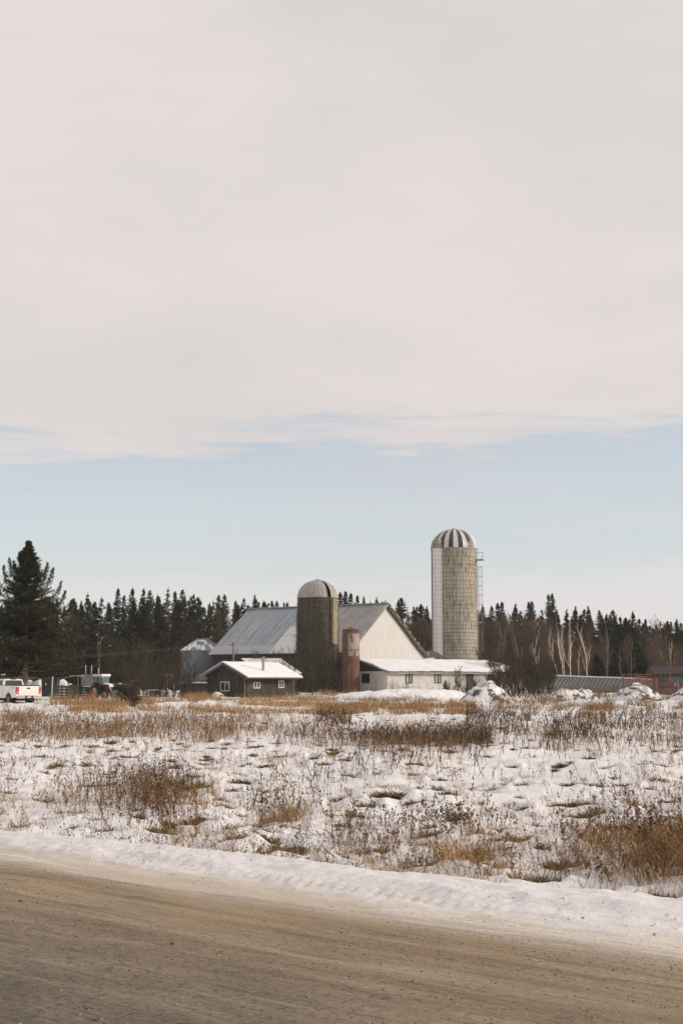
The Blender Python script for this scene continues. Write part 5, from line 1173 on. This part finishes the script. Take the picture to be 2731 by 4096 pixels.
def facequad(a, b2, c, d, f0, f1, g0, g1, off, nrm):
    A, B_, C, D = [Vector(cabv[i]) for i in (a, b2, c, d)]   # a,b bottom; d,c top
    L_ = lambda f, g: (A * (1 - f) + B_ * f) * (1 - g) + (D * (1 - f) + C * f) * g + Vector(nrm) * off
    return [L_(f0, g0), L_(f1, g0), L_(f1, g1), L_(f0, g1)]
def glassq(vs, nrm, name='window'): n_ = Vector(nrm); return MB().add([p for p in vs] + [p - n_ * .015 for p in vs], [(0, 1, 2, 3), (7, 6, 5, 4), (0, 4, 5, 1), (1, 5, 6, 2), (2, 6, 7, 3), (3, 7, 4, 0)]).build(name, M_glass, truck)
glassq(facequad(0, 1, 5, 4, .08, .92, .30, .86, .02, (0, -1, .25)), (0, -1, .25), 'rear_window')
glassq(facequad(3, 0, 4, 7, .10, .55, .28, .86, .02, (-1, 0, .25)), (-1, 0, .25)); glassq(facequad(3, 0, 4, 7, .60, .90, .28, .86, .02, (-1, 0, .25)), (-1, 0, .25))
glassq(facequad(1, 2, 6, 5, .10, .42, .28, .86, .02, (1, 0, .25)), (1, 0, .25)); glassq(facequad(2, 3, 7, 6, .08, .92, .2, .88, .02, (0, 1, .4)), (0, 1, .4), 'windscreen')
q = MB().box(-.16, .16, 2.48, 2.53, 1.84, 1.89); tl = mat('red tail lens', (.55, .03, .025), (.40, .02, .02), 6, .25, spec=.7); q.build('brake_light', tl, truck)
tg = MB().box(-.80, .80, .005, .06, .66, 1.33, None, .012).build('tailgate', WP, truck)
MB().box(-.18, .10, -.008, .008, 1.15, 1.25).build('handle', M_black, tg); MB().box(-.95, .95, .02, 2.28, 1.385, 1.44).build('bed_rail', M_black, truck)
for sx in (-1, 1):
    x0, x1 = sorted((sx * .825, sx * 1.006)); tlo = MB().box(x0, x1, .0, .16, .80, 1.31, None, .012).build('tail_light', tl, truck)
    MB().box(x0 + .03, x1 - .03, -.006, .0, .86, .95).build('reversing_lamp', mat('clear lens', (.6, .55, .52)), tlo)
    x0, x1 = sorted((sx * .97, sx * 1.18)); MB().box(x0, x1, 3.95, 4.05, 1.22, 1.42, None, .02).build('mirror', M_black, truck)
    for cy, nm in ((1.30, 'r'), (4.85, 'f')):
        wl = thing('wheel', None, None, (sx * .86, cy, .40)); wl.parent = truck
        MB().lathe([(.22, -.13), (.36, -.13), (.40, -.09), (.40, .09), (.36, .13), (.22, .13)], 28, axis='x').build('tyre', M_tyre, wl, True)
        q = MB(); q.lathe([(.23, sx * .06), (.23, sx * .12), (.20, sx * .12), (.19, sx * .07), (.0, sx * .06)], 24, axis='x')
        for k in range(6): a = k * math.pi / 3; q.tube([(sx * .10, .04 * math.cos(a), .04 * math.sin(a)), (sx * .11, .20 * math.cos(a), .20 * math.sin(a))], .028, 4)
        q.build('rim', mat('alloy', (.40, .39, .37), (.28, .27, .25), 8, .4, .6), wl)
        MB().lathe([(.0, sx * .02), (.47, sx * .02)], 20, (sx * .60, cy, .42), axis='x').build('arch_liner', M_black, truck)
chm_ = mat('dirty chrome bumper', (.50, .47, .40), (.30, .28, .24), 3, .4, .4)
MB().box(-.98, -.32, -.10, .10, .46, .64, None, .02).build('bumper', chm_, truck); MB().box(.32, .98, -.10, .10, .46, .64, None, .02).build('bumper', chm_, truck); MB().box(-.319, .319, -.06, .08, .42, .64).build('bumper_step', M_black, truck)
MB().box(-.16, .16, -.075, -.062, .50, .62).build('number_plate', mat('plate', (.55, .53, .52), (.48, .46, .45)), truck)
MB().box(-.55, .55, .1, 5.4, .30, .48).build('chassis', M_black, truck); MB().tube([(.0, -.35, .36), (0, .1, .38)], .035, 6).build('tow_hitch', M_black, truck); MB().tube([(-.6, 1.3, .36), (.6, 1.3, .36)], .08, 8).build('axle', M_black, truck)
MB().box(-1.005, -1.0, 2.2, 2.215, .6, 1.36).build('panel_gap', M_black, truck); MB().box(-1.006, -1.0, .42, .72, 1.20, 1.27).build('badge', tl, truck)

# ------------------------------------------------------------------ farmyard machines and clutter
def wheel(parent, x, y, r, w_, rimc, z=None):
    wl = thing('wheel', None, None, (x, y, r if z is None else z)); wl.parent = parent
    MB().lathe([(r * .55, -w_ / 2), (r * .9, -w_ / 2), (r, -w_ * .35), (r, w_ * .35), (r * .9, w_ / 2), (r * .55, w_ / 2)], 24, axis='y').build('tyre', M_tyre, wl, True)
    MB().lathe([(r * .57, -w_ * .3), (r * .5, -w_ * .25), (0.02, -w_ * .15), (.02, w_ * .15), (r * .5, w_ * .25), (r * .57, w_ * .3)], 16, axis='y').build('rim', rimc, wl)
yel = mat('dull rim paint', (.45, .42, .36), (.30, .28, .24), 4); redp = mat('tractor red', (.22, .035, .03), (.15, .03, .028), 2, .45); grn = mat('tractor green', (.028, .055, .032), (.022, .04, .026), 2, .5)
gglass = mat('green cab glass', (.06, .11, .10), (.13, .19, .17), 1.1, .12, spec=.8, lo=.45, hi=.6)
YTt = 131; xt = PX(405, YTt); gt_ = gzf(xt, YTt)
# tractor: local x = forward
tr_o = thing('tractor', 'tractor with white cab roof, green glass and front loader in the farmyard', 'tractor', (xt, YTt, gt_ - .05), R(-38))
MB().box(-.55, .75, -.62, .62, .75, .95).build('cab_floor', M_black, tr_o)
rf_ = MB().box(-.72, .92, -.76, .76, 2.02, 2.18, None, .03).build('cab_roof', mat('cab roof white', (.72, .70, .68), (.62, .60, .58)), tr_o)
MB().box(-.70, .90, -.74, .74, 2.185, 2.24).build('roof_snow', M_snow, rf_)
q = MB()
for (x_, y_) in ((-.6, -.64), (-.6, .64), (.78, -.64), (.78, .64), (.12, -.66), (.12, .66)): q.box(x_ - .035, x_ + .035, y_ - .03, y_ + .03, .94, 2.02)
q.build('cab_posts', M_black, tr_o)
for (a, b2, c, d) in ((-.56, .08, -.65, -.63), (.16, .74, -.65, -.63), (-.56, .08, .63, .65), (.16, .74, .63, .65)): MB().box(a, b2, c, d, .98, 2.0).build('window', gglass, tr_o)
MB().box(.77, .79, -.60, .60, 1.05, 2.0).build('windscreen', gglass, tr_o); MB().box(-.61, -.59, -.60, .60, 1.0, 2.0).build('rear_window', gglass, tr_o)
MB().prism([(.82, .62), (.82, 1.38), (1.9, 1.22), (2.05, 1.0), (2.05, .55)], 'y', -.33, .33).build('hood', redp, tr_o); MB().prism([(.83, 1.383), (1.9, 1.223), (2.04, 1.01), (2.07, 1.05), (1.93, 1.29), (.83, 1.46)], 'y', -.32, .32).build('hood_snow', M_snow, tr_o)
MB().box(2.05, 2.08, -.28, .28, .62, 1.08).build('grille', M_black, tr_o)
for s in (-1, 1):
    wheel(tr_o, -.15, s * .80, .66, .36, yel); wheel(tr_o, 1.55, s * .68, .42, .26, yel)
    MB().tube([(-.75, s * .80, .95), (-.55, s * .80, 1.30), (-.15, s * .80, 1.42), (.25, s * .80, 1.30), (.45, s * .80, .95)], .09, 6).build('mudguard', M_black, tr_o)
    la_ = mat('loader paint', (.58, .57, .56), (.42, .41, .40), 4) if s == -1 else bpy.data.materials['loader paint']
    MB().tube([(.85, s * .50, 1.35), (1.9, s * .52, 1.30), (2.75, s * .54, .35)], .06, 6).build('loader_arm', la_, tr_o)
    MB().tube([(.80, s * .46, 1.90), (.83, s * .46, 1.97)], .06, 8).build('work_light', mat('lamp glass', (.7, .68, .62)), tr_o)
MB().tube([(2.45, -.54, .68), (2.45, .54, .68)], .05, 6).build('loader_crossbar', bpy.data.materials['loader paint'], tr_o)
MB().prism([(2.75, .10), (2.80, .75), (2.86, .75), (2.90, .16), (3.5, .12), (3.5, .06)], 'y', -.85, .85).build('bucket', mat('worn bucket', (.10, .09, .085), (.06, .055, .05), 4), tr_o)

tr_o.scale = (.74, .74, 1)
for c_ in tr_o.children:
    if c_.name.startswith('wheel'): c_.scale = (1.25, 1, 1)
def lmb(px, Y, dz=0): x = PX(px, Y); return (x, Y, gzf(x, Y) + dz)
# old canopy tractor
ct = thing('old_tractor', 'old green tractor under a flat canopy, beside the grey steel hopper', 'tractor', lmb(306, 138, -.05), R(-20))
hh = P(306, 2702, 138).z - ct.location.z
MB().box(-.75, .80, -.62, .62, hh - .08, hh, None, .02).build('canopy', mat('canopy top', (.50, .42, .38), (.36, .30, .27), 4), ct)
q = MB()
for (x_, y_) in ((-.55, -.5), (-.55, .5), (.6, -.5), (.6, .5)): q.tube([(x_, y_, .8), (x_, y_, hh - .08)], .04, 5)
q.build('canopy_posts', grn, ct); MB().prism([(.5, .6), (.5, 1.25), (1.75, 1.2), (1.85, .6)], 'y', -.30, .30).build('hood', grn, ct); MB().box(-.5, .0, -.28, .28, .85, 1.0, None, .03).build('seat', M_black, ct); MB().box(-.1, .06, -.3, .3, 1.0, 1.35, Matrix.Translation((-.45, 0, 0)), .02).build('seat_back', M_black, ct)
MB().box(-.6, 1.8, -.2, .2, .45, .7).build('chassis', M_black, ct); MB().tube([(1.2, .1, 1.2), (1.2, .1, 1.9)], .035, 6).build('exhaust', M_black, ct)
for s in (-1, 1): wheel(ct, -.3, s * .72, .68, .34, yel); wheel(ct, 1.5, s * .6, .40, .2, yel)
ct.scale = (.72, .72, 1)
for c_ in ct.children:
    if c_.name.startswith('wheel'): c_.scale = (1.25, 1, 1)
# steel hopper with three stacks
hp = thing('steel_hopper', 'square grey steel hopper with three upright pale pipes', 'hopper', lmb(361, 150), R(-6)); w0 = PX(398, 150) - PX(325, 150); ht_ = P(361, 2699, 150).z - hp.location.z
MB().box(-w0 / 2, w0 / 2, 0, 1.6, .7, ht_, None, .01).build('bin', mat('grey weathered sheet', (.22, .235, .225), (.16, .165, .155), 2.5, .7, c3=(.26, .24, .19), s3=2, lo3=.5, hi3=.7), hp)
for k in (-1, 1):
    for y_ in (.1, 1.5): MB().box(k * w0 * .45 - .05, k * w0 * .45 + .05, y_ - .05, y_ + .05, -.2, .7).build('leg', M_black, hp)
for px_, py_ in ((339, 2660), (363, 2661), (391, 2671)):
    x_ = PX(px_, 150) - hp.location.x; MB().tube([(x_, .3, ht_ - .2), (x_, .3, P(px_, py_, 150).z - hp.location.z)], .055, 8).build('pipe', mat('pale pipe', (.52, .52, .46), (.42, .42, .38), 4) if px_ == 339 else bpy.data.materials['pale pipe'], hp)
q = MB().box(-w0 / 2, w0 / 2 + .35, -.02, .02, ht_ + .003, ht_ + .06); q.build('rim', M_pole, hp)
# dark green skip
sk = thing('waste_bin', 'dark green steel waste bin with two small white stickers behind the pickup', 'waste bin', lmb(192, 136), R(3)); w0 = PX(229, 136) - PX(155, 136); hk = P(192, 2717, 136).z - sk.location.z
dg = mat('dark green steel', (.035, .055, .048), (.025, .04, .036), 1.5, .5)
MB().prism([(-w0 / 2 + .08, .15), (w0 / 2 - .08, .15), (w0 / 2, hk), (-w0 / 2, hk)], 'y', 0, 1.8).build('body', dg, sk)
MB().box(-w0 / 2 - .04, w0 / 2 + .04, -.05, 1.85, hk + .002, hk + .07).build('lid', M_black, sk)
for k in range(4): MB().box(-w0 / 2 + .18 + k * w0 * .28, -w0 / 2 + .24 + k * w0 * .28, -.05, 0, .3, hk - .1).build('rib', dg, sk)
for px_ in (167, 185): MB().box(PX(px_ - 2, 136) - sk.location.x, PX(px_ + 2, 136) - sk.location.x, -.062, -.052, P(0, 2740, 136).z - sk.location.z, P(0, 2733, 136).z - sk.location.z).build('sticker', M_wpaint, sk)
# boarded pen
pn = thing('board_pen', 'low pen of dark boards standing in the tall grass between pickup and tractors', 'pen', lmb(215, 120), R(2)); wp_ = PX(314, 120) - PX(214, 120); hp_ = P(260, 2742, 120).z - pn.location.z
for k in range(6): MB().box(0, wp_, -.02 - .012 * (k % 2), .03, hp_ - .20 - k * .24, hp_ - .01 - k * .24).build('board', mat('dark pen boards', (.050, .043, .037), (.085, .07, .055), 3, .9, st=(.5, 3, 3)) if k == 0 else bpy.data.materials['dark pen boards'], pn)
for k in range(4): MB().box(k * wp_ / 3 - .05, k * wp_ / 3 + .05, .032, .13, -.3, hp_ + .05).build('post', M_bark, pn)
def post(px0, py0, px1, py1, Y, r, label, m, name='post', cat='post'):
    a = P(px0, py0, Y); b2 = P(px1, py1, Y); g = gzf(a.x, Y); lo = min(a.z, g - .1) if py0 > 2760 else a.z
    o = MB().tube([(0, 0, lo - g), (b2.x - a.x, 0, b2.z - g)], r, 8).build(name, m, None, True); o.location = (a.x, Y, g); return tag(o, label, cat)
post(207, 2795, 212, 2706, 119, .055, 'pale metal post standing upright before the dark green bin', mat('pale metal', (.46, .48, .46), (.36, .37, .35), 4))
post(313, 2790, 313, 2699, 128, .05, 'brown wooden post in front of the old green tractor', mat('brown post', (.20, .13, .085), (.14, .09, .06), 4))
rp = post(281, 2790, 275, 2742, 121, .04, 'cream leaning marker post with a round orange reflector', mat('cream post', (.55, .48, .36), (.42, .36, .27), 4), 'marker_post', 'marker post')
q = MB().lathe([(.0, -.02), (.09, -.02), (.09, .02), (0, .02)], 12, (PX(275, 121) - rp.location.x, -.05, P(275, 2736, 121).z - rp.location.z), axis='y').build('reflector', mat('orange reflector', (.50, .16, .04), (.4, .1, .03)), rp)
post(73, 2790, 73, 2701, 128, .05, 'short white post right behind the pickup cab', M_wpaint)
post(49, 2716, 70, 2690, 127, .03, 'bare stick leaning up behind the pickup cab', mat('bare stick', (.30, .22, .14), (.2, .15, .1), 4), 'leaning_stick', 'stick')
post(23, 2790, 23, 2675, 133, .07, 'dark wooden pole left of the spruce trunk', M_bark, 'wooden_pole', 'pole')
post(143, 2745, 135, 2713, 128, .03, 'stick leaning on the snow heap right of the spruce trunk', mat('grey stick', (.28, .22, .18), (.2, .16, .13), 4), 'leaning_stick', 'stick')
post(187, 2717, 205, 2706, 137, .025, 'stick sloping above the dark green bin', bpy.data.materials['bare stick'], 'leaning_stick', 'stick')
post(256, 2712, 290, 2706, 139, .02, 'thin pale pipe running to the canopy of the old tractor', bpy.data.materials['pale pipe'], 'pale_rail', 'pipe')
bxo = thing('hive_box', 'small dark box with a cap of snow at the left edge behind the pickup', 'box', lmb(11, 132), 0); hz_ = P(11, 2704, 132).z - bxo.location.z
MB().box(-.25, .25, 0, .5, hz_ - .55, hz_, None, .01).build('case', M_dwood, bxo); MB().box(-.19, .17, .02, .45, hz_ + .002, hz_ + .18, None, .03).build('snow_cap', M_snow, bxo)
for s in (-.2, .2): MB().box(s - .03, s + .03, .2, .26, -.2, hz_ - .55).build('leg', M_dwood, bxo)
# red baler-like implement right of the tractor
im = thing('red_implement', 'red farm implement half hidden by twigs right of the loader tractor', 'farm machine', lmb(492, 136, .0), R(-12))
MB().prism([(-.9, .5), (-.95, 1.05), (-.3, 1.35), (.5, 1.25), (.9, .85), (.8, .45)], 'y', -.6, .6).build('body', redp, im); MB().tube([(-1.9, 0, 1.6), (-1.2, 0, 1.3), (-.8, 0, 1.0)], .05, 6).build('drawbar', mat('worn wood', (.42, .28, .18), (.3, .2, .13)), im)
MB().prism([(-.90, 1.08), (-.3, 1.37), (.5, 1.27), (.5, 1.33), (-.3, 1.44), (-.92, 1.15)], 'y', -.55, .55).build('snow', M_snow, im)
for s in (-1, 1): wheel(im, .1, s * .75, .42, .2, yel)
# green harvester behind the bushes
gh = thing('green_harvester', 'dark green old harvester behind the leafless bushes right of the tractor', 'farm machine', lmb(568, 146, 0), R(4)); hg = P(568, 2708, 146).z - gh.location.z
MB().prism([(-1.5, .7), (-1.5, 1.3), (1.5, 1.5), (1.7, .7)], 'y', -.9, .9).build('body', grn, gh); MB().box(-1.45, -.2, -.65, .65, hg - .12, hg, None, .02).build('cab_roof', grn, gh)
q = MB()
for (x_, y_) in ((-1.35, -.6), (-.3, -.6), (-1.35, .6), (-.3, .6)): q.box(x_ - .04, x_ + .04, y_ - .04, y_ + .04, 1.3, hg - .12)
q.build('cab_posts', grn, gh); MB().box(-1.3, -.35, -.60, -.58, 1.35, hg - .14).build('window', gglass, gh)
MB().box(-.1, 1.3, -.6, .6, 1.47, 1.85, None, .04).build('grain_tank', grn, gh); MB().box(-1.4, -.3, -.6, .6, hg + .002, hg + .05).build('snow', M_snow, gh)
for s in (-1, 1): wheel(gh, -.9, s * 1.05, .62, .36, yel); wheel(gh, 1.2, s * .95, .38, .24, yel)
yb = thing('yellow_bucket', 'rusty yellow loader bucket lying in the golden grass', 'bucket', lmb(572, 116, 0), R(15)); MB().prism([(-.35, 0), (-.42, .45), (-.2, .62), (.05, .60), (-.18, .40), (-.15, .10), (.40, .06), (.40, 0)], 'y', -.5, .5).build('shell', mat('dull yellow', (.40, .26, .07), (.26, .15, .06), 3, .7), yb); MB().box(-.3, .0, -.45, .45, .605, .66).build('snow', M_snow, yb)
fr = thing('pipe_frame', 'white tilted pipe frame left of the grain bin', 'frame', lmb(678, 150, 0), R(5)); g0 = fr.location
c4 = [P(662, 2698, 150), P(686, 2697, 150), P(696, 2718, 150), P(671, 2719, 150)]; c4 = [c - Vector(g0) for c in c4]
for i in range(4): MB().tube([c4[i], c4[(i + 1) % 4]], .028, 5).build('tube', M_wpaint, fr)
MB().tube([c4[3], (c4[3].x, 0, 0)], .03, 5).build('leg', M_wpaint, fr); MB().tube([c4[2], (c4[2].x, 0, 0)], .03, 5).build('leg', M_wpaint, fr)
for i, (px, py, Y, s, lb) in enumerate([(868, 2788, 128, .32, 'plank end poking from the grass by the boulder'), (925, 2802, 128, .4, 'snowy log in the grass under the shed window')]):
    a = P(px, py, Y); o = MB().tube([(-.9, 0, .05), (.9, .1, .16)], .12, 8).build('log', M_bark, None); o.location = (a.x, Y, gzf(a.x, Y)); tag(o, lb, 'log'); MB().tube([(-.85, 0, .14), (.85, .1, .25)], .09, 6).build('snow', M_snow, o)

tpx = PX(112, 132); tg_ = gzf(tpx, 132); wT = PX(156, 132) - tpx; tp0 = P(112, 2719, 132).z - tg_
ts = thing('covered_pile', 'flat-sided pile under a white sheet behind the pickup tailgate', 'covered pile', (tpx, 132, tg_), R(3))
MB().prism([(-.3, 0), (-.25, tp0 - .05), (0, tp0), (wT * .35, tp0 - .22), (wT * .6, tp0 - .16), (wT, tp0 + .02), (wT + .08, 0)], 'y', 0, 1.4).build('sheet', mat('white sheet', (.66, .66, .66), (.55, .55, .56), 1.5, .6, bump=.03), ts)
MB().tube([(wT * .1, -.05, .0), (wT * .5, -.1, tp0 - .1)], .03, 5).build('tie_pole', M_bark, ts)

ty = thing('tyre_stack', 'leaning stack of black tyres with snow in their rims beside the steel hopper', 'tyre stack', lmb(346, 132), 0)
for k in range(5): q = MB().lathe([(.20, -.10), (.36, -.11), (.40, 0), (.36, .11), (.20, .10)], 18, (.05 * math.sin(k * 2.1), .04 * k, .13 + .23 * k)).build('tyre', M_tyre, ty, True); MB().lathe([(.22, .09), (.37, .115), (.30, .15), (.24, .13)], 12, (.05 * math.sin(k * 2.1), .04 * k, .13 + .23 * k), a0=3.4, a1=5.6, closed=False).build('snow', M_snow, q)
dm_ = thing('oil_drum', 'rusty red drum standing in the grass just left of the tractor', 'drum', lmb(371, 126), 0); MB().lathe([(.0, 0), (.28, 0), (.29, .03), (.28, .28), (.295, .30), (.28, .32), (.28, .58), (.295, .60), (.28, .62), (.28, .86), (.0, .86)], 18).build('body', mat('drum red', (.22, .05, .035), (.13, .045, .03), 3, .6), dm_, True)
pl_ = thing('plank_pile', 'snow-dusted pile of crossed planks between tractor and grain bin', 'plank pile', lmb(622, 138), R(8))
for k in range(7): MB().box(-1.4 + .1 * k, 1.2 + .12 * (k % 3), -.07, .07, 0, .05, Matrix.Translation((0, .1 * k, .12 + .09 * k)) @ Matrix.Rotation(R(-14 + k * 6), 4, 'Z') @ Matrix.Rotation(R(4 - 3 * (k % 3)), 4, 'Y')).build('plank', M_dwood, pl_)
MB().box(-1.0, .9, -.25, .30, .80, .86, Matrix.Translation((0, .4, .0)), .02).build('snow', M_snow, pl_)

# utility pole and overhead wires
Yp = 154; pa = P(936, 2734, Yp); gp = gzf(pa.x, Yp)
up_ = thing('utility_pole', 'thin grey utility pole in front of the barn wall', 'pole', (pa.x, Yp, gp), 0); tp_ = P(933, 2568, Yp)
MB().tube([(0, 0, -.4), (tp_.x - pa.x, 0, tp_.z - gp)], [.12, .09], 10).build('pole', M_pole, up_, True)
MB().box(-.45, .2, -.05, .05, tp_.z - gp - .35, tp_.z - gp - .25, Matrix.Translation((tp_.x - pa.x, 0, 0))).build('crossarm', M_pole, up_)
MB().lathe([(.0, 0), (.05, 0), (.05, .12), (0, .14)], 8, (tp_.x - pa.x - .35, 0, tp_.z - gp - .25)).build('insulator', M_wpaint, up_)
wm = mat('sunlit wire', (.22, .19, .13), (.17, .15, .10), 3, .5)
for k, (py0, py1, lb) in enumerate(((2641, 2570, 'upper overhead wire running from the left to the utility pole'), (2648, 2576, 'lower overhead wire running from the left to the utility pole'))):
    a = P(-700, py0 + 58, 104); b2 = P(930, py1, Yp - .06); n = 40; pts = []
    for i in range(n + 1): f = i / n; q_ = a.lerp(b2, f); q_.z -= 4 * .12 * f * (1 - f); pts.append(q_ - a)
    o = MB().tube(pts, .008, 4).build('overhead_wire', wm); o.location = a; tag(o, lb, 'wire')

# ------------------------------------------------------------------ thin haze volume, added to lift the dark tones
hzm = bpy.data.materials.new('added haze'); hzm.use_nodes = True; t = hzm.node_tree; t.nodes.clear()
pv = t.nodes.new('ShaderNodeVolumePrincipled'); pv.inputs['Color'].default_value = (.95, .96, 1, 1); pv.inputs['Density'].default_value = .00016; pv.inputs['Anisotropy'].default_value = .2
ou = t.nodes.new('ShaderNodeOutputMaterial'); t.links.new(pv.outputs[0], ou.inputs['Volume'])
tag(MB().box(-1500, 1500, -1500, 1500, -2.5, 42).build('haze', hzm), 'thin pale haze added to lift the dark tones', 'haze', kind='stuff')
